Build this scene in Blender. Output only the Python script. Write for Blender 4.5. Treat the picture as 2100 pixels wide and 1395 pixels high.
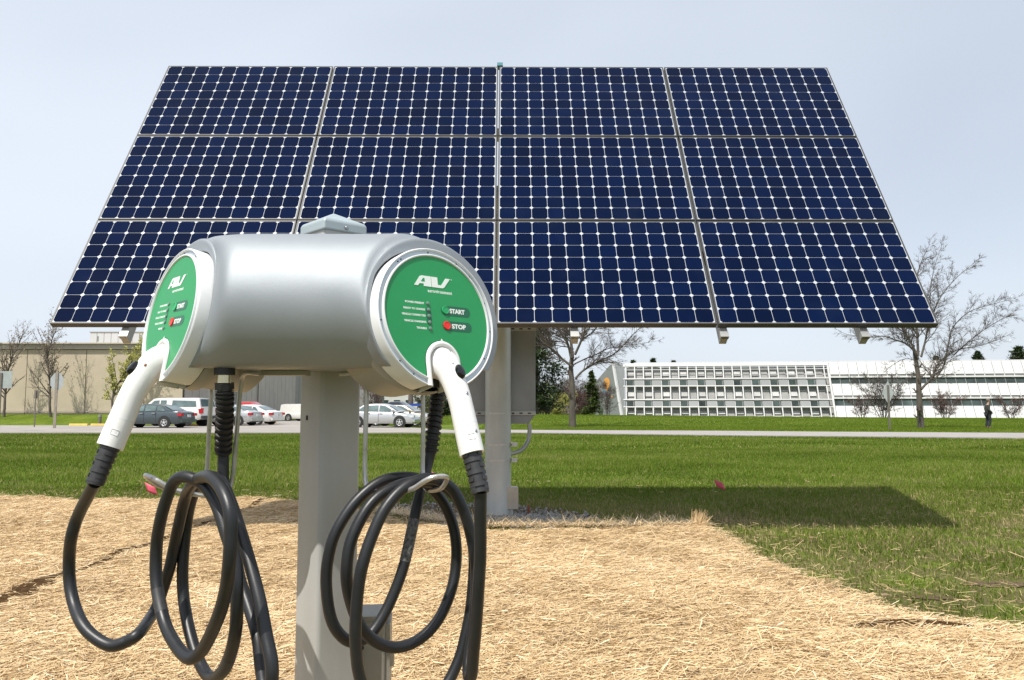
import bpy, bmesh, math, random
import numpy as np
from mathutils import Vector, Matrix
random.seed(7)
rng = np.random.default_rng(11)
scene = bpy.context.scene
for o in list(bpy.data.objects):
    bpy.data.objects.remove(o)

# ------------------------------------------------------------ camera
F = 1620.0; CZ = 0.95
PIT = math.atan(137.5 / F)
cam_d = bpy.data.cameras.new('camera')
cam = bpy.data.objects.new('camera', cam_d)
scene.collection.objects.link(cam)
cam.location = (0, 0, CZ)
cam.rotation_euler = (math.pi / 2 + PIT, 0, 0)
cam_d.sensor_width = 36.0
cam_d.lens = 36.0 * F / 2100.0
cam_d.clip_start = 0.05
cam_d.clip_end = 5000
scene.camera = cam

# ------------------------------------------------------------ light
SUN = Vector((-0.345, -0.50, 1.0)).normalized()      # towards the sun
sun_d = bpy.data.lights.new('sun', 'SUN')
sun_d.energy = 4.3
sun_d.angle = math.radians(0.53)
sun_d.color = (1.0, 0.955, 0.88)
sun_o = bpy.data.objects.new('sun', sun_d)
scene.collection.objects.link(sun_o)
sun_o.rotation_euler = SUN.to_track_quat('Z', 'Y').to_euler()
sun_o.location = (-10, -14, 30)

world = bpy.data.worlds.new('World')
scene.world = world
world.use_nodes = True
wn = world.node_tree.nodes; wl = world.node_tree.links
wn.clear()
w_out = wn.new('ShaderNodeOutputWorld')
bg = wn.new('ShaderNodeBackground'); bg.inputs['Strength'].default_value = 0.085
sky = wn.new('ShaderNodeTexSky'); sky.sky_type = 'NISHITA'
sky.sun_disc = False
sky.sun_elevation = math.asin(SUN.z)
sky.sun_rotation = math.atan2(SUN.x, SUN.y)
sky.dust_density = 2.2; sky.air_density = 1.0; sky.ozone_density = 1.0
tc = wn.new('ShaderNodeTexCoord')
mp = wn.new('ShaderNodeMapping'); mp.inputs['Scale'].default_value = (-1.0, 1.0, 2.6)
mp.inputs['Rotation'].default_value = (0.1, 0.2, 0.5)
wl.new(tc.outputs['Generated'], mp.inputs['Vector'])
ns = wn.new('ShaderNodeTexNoise'); ns.inputs['Scale'].default_value = 1.1
ns.inputs['Detail'].default_value = 2.5; ns.inputs['Roughness'].default_value = 0.5
ns.inputs['Distortion'].default_value = 0.35
wl.new(mp.outputs['Vector'], ns.inputs['Vector'])
cr = wn.new('ShaderNodeValToRGB')
cr.color_ramp.elements[0].position = 0.28; cr.color_ramp.elements[0].color = (0.56, 0.56, 0.56, 1)
cr.color_ramp.elements[1].position = 0.68; cr.color_ramp.elements[1].color = (0.84, 0.84, 0.84, 1)
wl.new(ns.outputs['Fac'], cr.inputs['Fac'])
mx = wn.new('ShaderNodeMix'); mx.data_type = 'RGBA'
wl.new(cr.outputs['Color'], mx.inputs['Factor'])
wl.new(sky.outputs['Color'], mx.inputs['A'])
mx.inputs['B'].default_value = (9.0, 9.75, 10.8, 1)        # thin high cloud veil
wl.new(mx.outputs['Result'], bg.inputs['Color'])
wl.new(bg.outputs['Background'], w_out.inputs['Surface'])

scene.view_settings.view_transform = 'Standard'
scene.view_settings.look = 'None'
scene.view_settings.exposure = 0.28
scene.view_settings.gamma = 1.0
scene.view_settings.use_curve_mapping = False
scene.render.engine = 'CYCLES'
scene.cycles.max_bounces = 6

# ------------------------------------------------------------ geometry helpers
cp, sp = math.cos(PIT), math.sin(PIT)
CAM0 = np.array([0, 0, CZ])
def ray(px, py):
    x = (px - 1050) / F; y = (697.5 - py) / F
    return np.array([x, cp - y * sp, sp + y * cp])
def at(px, py, d): return CAM0 + ray(px, py) * d
def atY(px, py, Y):
    r = ray(px, py); return CAM0 + r * (Y / r[1])
def ground_pt(px, py, z=0.0):
    r = ray(px, py); return CAM0 + r * ((z - CZ) / r[2])
def on_plane(px, py, P0, n):
    r = ray(px, py); return CAM0 + r * (np.dot(np.asarray(P0) - CAM0, n) / np.dot(r, n))
def frame(yaw, tilt):
    s, c, S, C = math.sin(yaw), math.cos(yaw), math.sin(tilt), math.cos(tilt)
    return np.array([c, s, 0.]), np.array([-s * S, c * S, C]), np.array([s * C, -c * C, S])

WL = {}                                    # world location of every parent
def wloc(o): return WL.get(o.name, np.zeros(3))
def props(o, label=None, cat=None, group=None, kind=None):
    if label: o['label'] = label
    if cat: o['category'] = cat
    if group: o['group'] = group
    if kind: o['kind'] = kind
    return o
def thing(name, label, cat, loc=(0, 0, 0), group=None):
    o = bpy.data.objects.new(name, None)
    o.empty_display_size = 0.1
    scene.collection.objects.link(o)
    o.location = Vector([float(v) for v in loc])
    WL[o.name] = np.array(loc, float)
    return props(o, label, cat, group)

class MB:
    def __init__(s): s.v = []; s.f = []; s.m = []; s.sm = []; s.cur = 0
    def add(s, vs, fs, smooth=False, M=None):
        b = len(s.v)
        for p in vs:
            if M is not None:
                p = M @ Vector(p)
            s.v.append((float(p[0]), float(p[1]), float(p[2])))
        for f in fs:
            s.f.append([i + b for i in f]); s.m.append(s.cur); s.sm.append(smooth)
        return s
    def box(s, c, size, M=None, R=None):
        hx, hy, hz = [v / 2 for v in size]
        vs = [Vector((x, y, z)) for x in (-hx, hx) for y in (-hy, hy) for z in (-hz, hz)]
        if R is not None: vs = [R @ v for v in vs]
        vs = [v + Vector([float(q) for q in c]) for v in vs]
        fs = [(0, 1, 3, 2), (4, 6, 7, 5), (0, 4, 5, 1), (2, 3, 7, 6), (0, 2, 6, 4), (1, 5, 7, 3)]
        return s.add(vs, fs, False, M)
    def loft(s, rings, cap=True, smooth=True, closed=True):
        n = len(rings[0]); vs = [p for r in rings for p in r]; fs = []
        for i in range(len(rings) - 1):
            for j in range(n if closed else n - 1):
                k = (j + 1) % n
                fs.append((i * n + j, i * n + k, (i + 1) * n + k, (i + 1) * n + j))
        if cap == True or cap == 'a': fs.append(tuple(range(n))[::-1])
        b = (len(rings) - 1) * n
        if cap == True or cap == 'b': fs.append(tuple(range(b, b + n)))
        return s.add(vs, fs, smooth)
    def tube(s, pts, rad, n=12, cap=True, smooth=True, flat=None):
        pts = [np.array(p, float) for p in pts]
        if not hasattr(rad, '__len__'): rad = [rad] * len(pts)
        rings = []; up = None
        for i, p in enumerate(pts):
            a = pts[max(i - 1, 0)]; b = pts[min(i + 1, len(pts) - 1)]
            t = b - a; t /= (np.linalg.norm(t) + 1e-12)
            if up is None:
                up = np.array([0, 0, 1.]) if abs(t[2]) < .9 else np.array([0, 1., 0])
                if flat is not None: up = np.asarray(flat, float)
            x = np.cross(up, t); x /= (np.linalg.norm(x) + 1e-12); up2 = np.cross(t, x); up = up2
            rr = rad[i]; ra, rb = (rr if hasattr(rr, '__len__') else (rr, rr))
            rings.append([p + x * math.cos(q) * ra + up2 * math.sin(q) * rb for q in [2 * math.pi * k / n for k in range(n)]])
        return s.loft(rings, cap, smooth)
    def lathe(s, prof, C, r, u, n, seg=64, a0=0, a1=2 * math.pi, cap=False):
        full = abs(a1 - a0 - 2 * math.pi) < 1e-6
        k = seg if full else seg + 1
        rings = []
        for R_, h in prof:
            rings.append([np.asarray(C) + n * h + r * R_ * math.cos(a0 + (a1 - a0) * i / seg) + u * R_ * math.sin(a0 + (a1 - a0) * i / seg) for i in range(k)])
        s.loft(rings, False, True, closed=full)
        if cap and not full:
            for e in (0, k - 1):
                s.add([rg[e] for rg in rings], [tuple(range(len(rings)))])
        return s
    def prism(s, poly, h0, h1, C=(0, 0, 0), r=(1, 0, 0), u=(0, 1, 0), n=(0, 0, 1), smooth=False):
        C, r, u, n = [np.array(q, float) for q in (C, r, u, n)]
        a = [C + r * x + u * y + n * h0 for x, y in poly]; b = [C + r * x + u * y + n * h1 for x, y in poly]
        k = len(poly)
        s.add(a + b, [tuple(range(k))[::-1], tuple(range(k, 2 * k))])
        s.add(a + b, [(i, (i + 1) % k, k + (i + 1) % k, k + i) for i in range(k)], smooth)
        return s
    def mesh(s, name, mats, off=np.zeros(3)):
        me = bpy.data.meshes.new(name)
        v = [(x - off[0], y - off[1], z - off[2]) for x, y, z in s.v]
        me.from_pydata(v, [], s.f)
        if not isinstance(mats, (list, tuple)): mats = [mats]
        for m in mats: me.materials.append(m)
        me.polygons.foreach_set('material_index', s.m)
        me.polygons.foreach_set('use_smooth', s.sm)
        me.update()
        return me
    def build(s, name, mats, parent=None, fixn=True, angle=35, **pr):
        off = wloc(parent) if parent is not None else np.zeros(3)
        me = s.mesh(name, mats, off)
        if fixn:
            bm = bmesh.new(); bm.from_mesh(me)
            bmesh.ops.remove_doubles(bm, verts=bm.verts, dist=1e-5)
            bmesh.ops.recalc_face_normals(bm, faces=bm.faces)
            ca = math.radians(angle)
            for e in bm.edges:
                if len(e.link_faces) == 2 and e.calc_face_angle(0) > ca: e.smooth = False
            bm.to_mesh(me); bm.free()
        o = bpy.data.objects.new(name, me)
        scene.collection.objects.link(o)
        if parent is not None: o.parent = parent
        WL[o.name] = off.copy()
        return props(o, **pr)

def smoothpath(pts, sub=8):
    P = [np.array(p, float) for p in pts]; P = [2 * P[0] - P[1]] + P + [2 * P[-1] - P[-2]]
    out = []
    for i in range(1, len(P) - 2):
        a, b, c, d = P[i - 1:i + 3]
        for k in range(sub):
            t = k / sub
            out.append(.5 * ((2 * b) + (c - a) * t + (2 * a - 5 * b + 4 * c - d) * t * t + (3 * b - a - 3 * c + d) * t ** 3))
    out.append(P[-2]); return out
def bevel(o, w, seg=2, ang=40):
    m = o.modifiers.new('bevel', 'BEVEL'); m.width = w; m.segments = seg; m.limit_method = 'ANGLE'; m.angle_limit = math.radians(ang)
    m.harden_normals = False
    return o
def share(name, me, parent, loc, rot=None, **pr):      # instance of a shared mesh, loc in world
    o = bpy.data.objects.new(name, me); scene.collection.objects.link(o)
    l = np.array(loc, float)
    if parent is not None: o.parent = parent; l = l - wloc(parent)
    o.location = Vector([float(q) for q in l])
    if rot is not None:
        o.rotation_mode = 'QUATERNION'; o.rotation_quaternion = rot
    return props(o, **pr)

# ------------------------------------------------------------ materials
def pm(name, col, rough=.5, metal=0., var=0., vscale=20., bump=0., bscale=80., coat=0., spec=.5, stretch=None, col2=None, obj_rand=0., coord='Object'):
    m = bpy.data.materials.new(name); m.use_nodes = True
    nt = m.node_tree; b = nt.nodes['Principled BSDF']
    b.inputs['Base Color'].default_value = (*col, 1); b.inputs['Roughness'].default_value = rough
    b.inputs['Metallic'].default_value = metal; b.inputs['Coat Weight'].default_value = coat
    b.inputs['Specular IOR Level'].default_value = spec
    tcn = nt.nodes.new('ShaderNodeTexCoord'); src = tcn.outputs[coord]
    if stretch:
        mpn = nt.nodes.new('ShaderNodeMapping'); mpn.inputs['Scale'].default_value = stretch
        nt.links.new(src, mpn.inputs['Vector']); src = mpn.outputs['Vector']
    last = None
    if var or col2:
        n = nt.nodes.new('ShaderNodeTexNoise'); n.inputs['Scale'].default_value = vscale; n.inputs['Detail'].default_value = 6
        nt.links.new(src, n.inputs['Vector'])
        c2 = col2 if col2 else tuple(max(0, q * (1 - var)) for q in col)
        c1 = col if col2 else tuple(min(1, q * (1 + var)) for q in col)
        r = nt.nodes.new('ShaderNodeValToRGB'); r.color_ramp.elements[0].position = .3; r.color_ramp.elements[1].position = .7
        r.color_ramp.elements[0].color = (*c2, 1); r.color_ramp.elements[1].color = (*c1, 1)
        nt.links.new(n.outputs['Fac'], r.inputs['Fac']); last = r.outputs['Color']
        ra = nt.nodes.new('ShaderNodeMapRange'); ra.inputs['To Min'].default_value = max(0, rough - .08); ra.inputs['To Max'].default_value = min(1, rough + .1)
        nt.links.new(n.outputs['Fac'], ra.inputs['Value']); nt.links.new(ra.outputs['Result'], b.inputs['Roughness'])
    if obj_rand:
        oi = nt.nodes.new('ShaderNodeObjectInfo'); hs = nt.nodes.new('ShaderNodeHueSaturation')
        mr = nt.nodes.new('ShaderNodeMapRange'); mr.inputs['To Min'].default_value = 1 - obj_rand; mr.inputs['To Max'].default_value = 1 + obj_rand
        nt.links.new(oi.outputs['Random'], mr.inputs['Value']); nt.links.new(mr.outputs['Result'], hs.inputs['Value'])
        if last is None: hs.inputs['Color'].default_value = (*col, 1)
        else: nt.links.new(last, hs.inputs['Color'])
        last = hs.outputs['Color']
    if last is not None: nt.links.new(last, b.inputs['Base Color'])
    if bump:
        n2 = nt.nodes.new('ShaderNodeTexNoise'); n2.inputs['Scale'].default_value = bscale; n2.inputs['Detail'].default_value = 4
        nt.links.new(src, n2.inputs['Vector']); bn = nt.nodes.new('ShaderNodeBump'); bn.inputs['Strength'].default_value = bump
        bn.inputs['Distance'].default_value = .01
        nt.links.new(n2.outputs['Fac'], bn.inputs['Height']); nt.links.new(bn.outputs['Normal'], b.inputs['Normal'])
    return m

def attr_mat(name, c_list, rough=.6, trans=0.0, spec=.3):     # colour picked per strand by the 'rnd' attribute
    m = bpy.data.materials.new(name); m.use_nodes = True
    nt = m.node_tree; b = nt.nodes['Principled BSDF']; b.inputs['Roughness'].default_value = rough
    b.inputs['Specular IOR Level'].default_value = spec
    a = nt.nodes.new('ShaderNodeAttribute'); a.attribute_name = 'rnd'
    r = nt.nodes.new('ShaderNodeValToRGB')
    while len(r.color_ramp.elements) < len(c_list): r.color_ramp.elements.new(.5)
    for i, (p, c) in enumerate(c_list):
        r.color_ramp.elements[i].position = p; r.color_ramp.elements[i].color = (*c, 1)
    nt.links.new(a.outputs['Fac'], r.inputs['Fac']); nt.links.new(r.outputs['Color'], b.inputs['Base Color'])
    if trans:
        t = nt.nodes.new('ShaderNodeBsdfTranslucent'); nt.links.new(r.outputs['Color'], t.inputs['Color'])
        mxs = nt.nodes.new('ShaderNodeMixShader'); mxs.inputs['Fac'].default_value = trans
        nt.links.new(b.outputs['BSDF'], mxs.inputs[1]); nt.links.new(t.outputs['BSDF'], mxs.inputs[2])
        nt.links.new(mxs.outputs['Shader'], nt.nodes['Material Output'].inputs['Surface'])
    return m

M = {}
M['hood'] = pm('silver_paint', (.31, .335, .355), .53, .52, .035, 9, .16, 1100)
M['cap'] = pm('grey_blue_cap', (.36, .42, .44), .42, .1, .05, 9, .05, 500)
M['post'] = pm('grey_powder_coat', (.40, .40, .385), .42, .0, .07, 5, .05, 700, stretch=(3, 3, .6))
M['white'] = pm('white_plastic', (.80, .79, .77), .30, 0, .03, 12, .03, 500)
M['ring'] = pm('satin_ring_plastic', (.74, .75, .76), .34, .0, .03, 10)
M['trough'] = pm('silver_trough', (.50, .56, .60), .35, .5, .04, 12)
M['housing'] = pm('housing_plastic', (.34, .33, .305), .45, 0, .05, 8)
M['green'] = pm('green_label', (.012, .29, .085), .40, 0, .05, 7, .02, 900, coat=.05)
M['dgreen'] = pm('dark_green_print', (.012, .125, .062), .35)
M['btn_green'] = pm('green_button', (.02, .36, .12), .3)
M['red'] = pm('red_button', (.80, .03, .025), .28)
M['led'] = pm('indicator_lens', (.16, .24, .20), .22)
M['print'] = pm('white_print', (.82, .86, .82), .4)
M['screw'] = pm('screw_steel', (.35, .36, .38), .3, .8)
M['hole'] = pm('dark_hole', (.02, .02, .02), .7)
M['black'] = pm('black_plastic', (.010, .010, .011), .52, 0, .2, 20)
M['gloss'] = pm('glossy_black_button', (.008, .008, .01), .1)
M['cable'] = pm('black_cable_rubber', (.014, .015, .017), .40, 0, .18, 14, .03, 300)
M['sleeve'] = pm('dark_grey_rubber', (.032, .032, .034), .5, 0, .15, 60)
M['chrome'] = pm('stainless_wire', (.52, .51, .50), .30, .6, .12, 40)
M['brass'] = pm('nickel_gland', (.62, .56, .40), .22, .9)
M['alu'] = pm('module_frame', (.05, .048, .045), .38, .0, .08, 8)
M['alu_dark'] = pm('rail_aluminium', (.36, .36, .35), .45, .5, .06, 8)
M['galv'] = pm('galvanized_steel', (.50, .51, .50), .45, .35, .22, 4, .12, 60, stretch=(1, 1, .35))
M['steel'] = pm('stainless_cabinet', (.27, .275, .285), .36, .5, .22, 2.6, .04, 30, stretch=(1, 1, .6))
M['boxsteel'] = pm('beige_steel_box', (.47, .42, .35), .4, .35, .12, 9)
M['boxgrey'] = pm('grey_enclosure', (.27, .26, .23), .42, .3, .12, 12, .05, 120)
M['rust'] = pm('rusty_iron', (.24, .08, .04), .8, 0, .4, 40, .3, 90)
M['back'] = pm('white_backsheet', (.45, .48, .51), .40, 0, .03, 3)
M['concrete'] = pm('pale_concrete', (.31, .285, .27), .85, 0, .12, 1.2, .1, 20)
M['asphalt'] = pm('weathered_asphalt', (.30, .275, .25), .9, 0, .14, .5, .15, 14)
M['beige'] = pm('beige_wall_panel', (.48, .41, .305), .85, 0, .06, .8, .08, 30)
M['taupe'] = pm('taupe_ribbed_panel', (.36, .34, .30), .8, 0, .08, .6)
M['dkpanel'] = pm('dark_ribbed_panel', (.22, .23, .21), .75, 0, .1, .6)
M['parapet'] = pm('parapet_cap', (.38, .345, .285), .6, 0, .06, 2)
M['bwhite'] = pm('white_facade_panel', (.56, .555, .55), .5, 0, .03, .6, obj_rand=.04)
M['bgrey'] = pm('grey_facade_panel', (.22, .23, .23), .6, 0, .06, .8, obj_rand=.12)
M['bdark'] = pm('dark_grey_wall', (.27, .27, .26), .7, 0, .2, .8)  # one dark grey for the recessed wall, louvres and alternate blinds
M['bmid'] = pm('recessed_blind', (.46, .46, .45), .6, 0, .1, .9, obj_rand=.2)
M['bglass'] = pm('green_tinted_glass', (.045, .062, .058), .15, 0, .5, .4, obj_rand=.3, spec=.3)
M['bframe'] = pm('white_metal_frame', (.52, .515, .51), .5)
M['orange'] = pm('orange_mural', (.75, .33, .06), .6)
M['bluem'] = pm('blue_mural', (.10, .25, .40), .6)
M['bark'] = pm('grey_brown_bark', (.085, .072, .060), .95, 0, .3, 4, .5, 22, stretch=(1, 1, .3))
M['twig'] = pm('brown_twig', (.095, .078, .064), .9, 0, .2, 2)
M['twig_red'] = pm('reddish_twig', (.115, .062, .052), .9, 0, .2, 2)
M['twig_green'] = pm('budding_twig', (.11, .105, .04), .9, 0, .25, 2)
M['glassc'] = pm('car_glass', (.10, .145, .145), .08, 0, .4, 1.5, spec=.9)
M['tyre'] = pm('tyre_rubber', (.02, .02, .02), .8)
M['rim'] = pm('alloy_rim', (.55, .55, .55), .3, .6)
M['lampred'] = pm('tail_lamp', (.45, .02, .03), .2)
M['lampw'] = pm('head_lamp', (.6, .62, .65), .12)
M['bumper'] = pm('dark_bumper', (.05, .05, .055), .5)
M['signb'] = pm('sign_back_aluminium', (.42, .45, .45), .45, .3, .08, 4)
M['signp'] = pm('sign_post_steel', (.16, .14, .12), .7, .2, .2, 6)
M['woodpost'] = pm('weathered_post', (.25, .22, .18), .8, 0, .2, 6)
M['yellow'] = pm('yellow_paint', (.62, .42, .08), .6, 0, .15, 3)
M['hyd'] = pm('hydrant_yellow', (.70, .35, .04), .5)
M['pink'] = pm('pink_flag', (.70, .10, .16), .55)
M['cloth_dk'] = pm('dark_jacket_cloth', (.035, .037, .035), .9, 0, .2, 20)
M['cloth_nv'] = pm('dark_trouser_cloth', (.022, .025, .035), .9, 0, .2, 20)
M['skin'] = pm('skin', (.45, .27, .19), .55)
M['hair'] = pm('grey_hair', (.14, .12, .10), .8)
M['shoe'] = pm('black_shoe', (.015, .015, .015), .5)
M['gravel'] = pm('gravel_stone', (.30, .29, .28), .85, 0, .35, 25, obj_rand=0)
M['wire'] = pm('green_net', (.07, .10, .07), .6)
M['soil'] = pm('bare_soil', (.11, .08, .048), .95, 0, .4, 14, .6, 60, spec=.05)
M['leaf'] = pm('dead_leaf', (.22, .15, .085), .8, 0, .2, 30)

# ------------------------------------------------------------ terrain
BY = [-400, -60, 9, 30, 40, 52, 70, 105, 150, 1500, 3000]
BZ = [0, 0, 0, -.20, -.33, -.35, -.42, -.75, -.82, -3, -6]
def sst(t): t = np.clip(t, 0, 1); return t * t * (3 - 2 * t)
def terr(x, y):
    x = np.asarray(x, float); y = np.asarray(y, float)
    z = np.interp(y, BY, BZ)
    a = np.clip((x / np.maximum(y, 1) - .03) / .62, 0, 1)
    hill = (.68 - .42 * a) * sst((y - 52) / 22) * (1 - sst((y - 77) / 24)) * sst((x + 11) / 7)
    berm = .78 * sst((y - 55.5) / 5.5) * sst((-24.3 - x) / 1.4)
    return z + hill + berm
def terr1(x, y): return float(terr(x, y))

def grid_mesh(xs, ys, zf, name, mat, dz=0., mask=None, **pr):
    X, Y = np.meshgrid(xs, ys); Z = zf(X, Y) + dz
    nx, ny = len(xs), len(ys)
    v = np.stack([X.ravel(), Y.ravel(), Z.ravel()], 1)
    i = np.arange(nx * ny).reshape(ny, nx)
    f = np.stack([i[:-1, :-1], i[:-1, 1:], i[1:, 1:], i[1:, :-1]], -1).reshape(-1, 4)
    me = bpy.data.meshes.new(name); me.from_pydata(v.tolist(), [], f.tolist())
    me.materials.append(mat); me.polygons.foreach_set('use_smooth', [True] * len(f)); me.update()
    o = bpy.data.objects.new(name, me); scene.collection.objects.link(o)
    return props(o, **pr)

def lawn_material():
    m = bpy.data.materials.new('lawn'); m.use_nodes = True; nt = m.node_tree; b = nt.nodes['Principled BSDF']
    b.inputs['Roughness'].default_value = .9; b.inputs['Specular IOR Level'].default_value = .1
    g = nt.nodes.new('ShaderNodeNewGeometry')
    def noise(scale, det, mpscale=None):
        n = nt.nodes.new('ShaderNodeTexNoise'); n.inputs['Scale'].default_value = scale; n.inputs['Detail'].default_value = det
        n.inputs['Roughness'].default_value = .65
        src = g.outputs['Position']
        if mpscale:
            mm = nt.nodes.new('ShaderNodeMapping'); mm.inputs['Scale'].default_value = mpscale
            nt.links.new(src, mm.inputs['Vector']); src = mm.outputs['Vector']
        nt.links.new(src, n.inputs['Vector']); return n.outputs['Fac']
    def ramp(fac, els):
        r = nt.nodes.new('ShaderNodeValToRGB')
        while len(r.color_ramp.elements) < len(els): r.color_ramp.elements.new(.5)
        for i, (p, c) in enumerate(els): r.color_ramp.elements[i].position = p; r.color_ramp.elements[i].color = (*c, 1)
        nt.links.new(fac, r.inputs['Fac']); return r.outputs['Color']
    c1 = ramp(noise(.55, 8), [(.30, (.070, .105, .010)), (.5, (.100, .150, .015)), (.72, (.155, .200, .032))])
    c2 = ramp(noise(14, 6), [(.30, (.55, .55, .5)), (.7, (1.35, 1.3, 1.2))])
    mul = nt.nodes.new('ShaderNodeMix'); mul.data_type = 'RGBA'; mul.blend_type = 'MULTIPLY'; mul.inputs['Factor'].default_value = 1
    nt.links.new(c1, mul.inputs['A']); nt.links.new(c2, mul.inputs['B'])
    # worn, dry patches near the mat
    sep = nt.nodes.new('ShaderNodeSeparateXYZ'); nt.links.new(g.outputs['Position'], sep.inputs[0])
    mr = nt.nodes.new('ShaderNodeMapRange'); mr.inputs['From Min'].default_value = 8.5; mr.inputs['From Max'].default_value = 12
    mr.inputs['To Min'].default_value = .18; mr.inputs['To Max'].default_value = -.06
    nt.links.new(sep.outputs['Y'], mr.inputs['Value'])
    ad = nt.nodes.new('ShaderNodeMath'); ad.operation = 'ADD'; nt.links.new(noise(1.9, 8), ad.inputs[0]); nt.links.new(mr.outputs['Result'], ad.inputs[1])
    dry = ramp(ad.outputs[0], [(.56, (0, 0, 0)), (.72, (1, 1, 1))])
    mx2 = nt.nodes.new('ShaderNodeMix'); mx2.data_type = 'RGBA'; nt.links.new(dry, mx2.inputs['Factor'])
    nt.links.new(mul.outputs['Result'], mx2.inputs['A'])
    mx2.inputs['B'].default_value = (.115, .10, .042, 1)
    nt.links.new(mx2.outputs['Result'], b.inputs['Base Color'])
    bn = nt.nodes.new('ShaderNodeBump'); bn.inputs['Strength'].default_value = .6; bn.inputs['Distance'].default_value = .03
    nt.links.new(noise(30, 5), bn.inputs['Height']); nt.links.new(bn.outputs['Normal'], b.inputs['Normal'])
    return m
M['lawn'] = lawn_material()
def geo(a, b, n): return list(np.geomspace(a, b, n))
xs = [-v for v in geo(60, 3000, 14)[::-1]] + list(np.arange(-59, 60, 1.0)) + geo(60, 3000, 14)
ys = [-400, -150, -60, -30, -15, -8, -4] + list(np.arange(-2, 34, 1.0)) + list(np.arange(34, 80, .5)) + list(np.arange(80, 160, 2.)) + geo(162, 3000, 20)
grid_mesh(xs, ys, terr, 'lawn', M['lawn'], kind='structure')

def drape(name, rows, mat, dz, nx=60, **pr):     # rows: list of (y, x0, x1) -> slab draped on the terrain, with a skirt
    mb = MB(); rr = []
    for y, x0, x1 in rows:
        rr.append([(x, y_, terr1(x, y_) + dz) for x, y_ in [((x0 if np.isscalar(x0) else x0[0]) + ((x1 if np.isscalar(x1) else x1[0]) - (x0 if np.isscalar(x0) else x0[0])) * k / nx, y) for k in range(nx + 1)]])
    mb.loft(rr, False, True, closed=False)
    b = [p for p in rr[0]]; mb.loft([[(x, y, z - .25) for x, y, z in b], b], False, False, closed=False)
    return mb.build(name, mat, None, **pr)
def strip(name, near, far, mat, dz, nx=80, ny=6, **pr):  # near/far: functions x-> y
    mb = MB(); x0, x1 = near[0], near[1]; rr = []
    for j in range(ny + 1):
        row = []
        for k in range(nx + 1):
            t = k / nx
            a = np.array(near[2](t)); b = np.array(far(t)); p = a + (b - a) * j / ny
            row.append((p[0], p[1], terr1(p[0], p[1]) + dz))
        rr.append(row)
    mb.loft([[(x, y, z - .3) for x, y, z in rr[0]]] + rr + [[(x, y, z - .3) for x, y, z in rr[-1]]], False, True, closed=False)
    return mb.build(name, mat, None, angle=30, **pr)
# road across the left half with the car park behind it, narrow path across the right half
drape('road', [(y, -70, -2.0 - max(0, (y - 41)) * .55) for y in np.arange(38, 55.6, .5)], M['asphalt'], .045, kind='structure')
drape('parking_lot', [(y, -24.0 if y < 62 else -25.7, -9.8 - (y - 55) * .06) for y in np.arange(55.5, 112, 1.0)], M['asphalt'], .045, nx=24, kind='structure')
PN = ([-2, 0, 8.9, 18, 40, 62], [38.6, 38.0, 31.9, 28.4, 20, 12]); PF = ([-2, 0, 11.5, 23.9, 45, 66], [43.6, 43.4, 41.4, 36.8, 29, 21])
def pnear(x): return np.interp(x, *PN)
def pfar(x): return np.interp(x, *PF)
strip('path', (0, 1, lambda t: (-2.0 + 60 * t, pnear(-2.0 + 60 * t))), lambda t: (-2.0 + 60 * t, pfar(-2.0 + 60 * t)), M['concrete'], .05, kind='structure')

# ------------------------------------------------------------ straw mat
mat_poly = [(-9, 2.0), (-9, 8.35), (-5.35, 8.36), (-4.5, 8.22), (-3.7, 8.10), (-2.9, 8.12), (-2.2, 8.03), (-1.75, 7.8), (-1.2, 7.0), (-.85, 6.45), (-.3, 6.16), (.2, 6.12),
            (.8, 6.2), (1.487, 6.29), (1.56, 5.6), (1.56, 5.0), (1.60, 4.55), (1.68, 4.2), (1.73, 3.9), (1.78, 3.64), (1.95, 3.50), (2.15, 3.41), (2.5, 3.2), (2.6, 2.0), (0, 1.2), (-5, 1.2)]
from mathutils.geometry import tessellate_polygon
def inside(P, x, y):
    x = np.asarray(x); y = np.asarray(y); r = np.zeros(x.shape, bool); n = len(P)
    for i in range(n):
        x1, y1 = P[i]; x2, y2 = P[(i + 1) % n]
        if y1 == y2: continue
        c = ((y1 > y) != (y2 > y)) & (x < (x2 - x1) * (y - y1) / (y2 - y1) + x1); r ^= c
    return r
def hump(x, y):
    return .012 * np.sin(x * 2.1 + 1.3) * np.sin(y * 1.7) + .008 * np.sin(x * 5.3) * np.sin(y * 4.1 + 2) + .006 * np.sin(x * 9 + y * 7)
def matz(x, y): return .030 + hump(np.asarray(x), np.asarray(y))
def straw_sheet():
    xs = np.arange(-9, 2.7, .1); ys = np.arange(1.2, 8.5, .1)
    v = []; f = []; idx = {}
    def vid(i, j):
        if (i, j) not in idx:
            x, y = xs[i], ys[j]; idx[(i, j)] = len(v); v.append((x, y, float(matz(x, y)) - .012))
        return idx[(i, j)]
    for i in range(len(xs) - 1):
        for j in range(len(ys) - 1):
            if inside(mat_poly, xs[i] + .05, ys[j] + .05): f.append((vid(i, j), vid(i + 1, j), vid(i + 1, j + 1), vid(i, j + 1)))
    me = bpy.data.meshes.new('straw_mat'); me.from_pydata(v, [], f)
    me.polygons.foreach_set('use_smooth', [True] * len(f))
    m = pm('straw_underlay', (.42, .30, .16), .9, 0, 0, 24, .5, 120, col2=(.25, .17, .085), stretch=(1, 2.2, 1))
    me.materials.append(m); o = bpy.data.objects.new('straw_mat', me); scene.collection.objects.link(o)
    return o
props(straw_sheet(), kind='structure')

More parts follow.
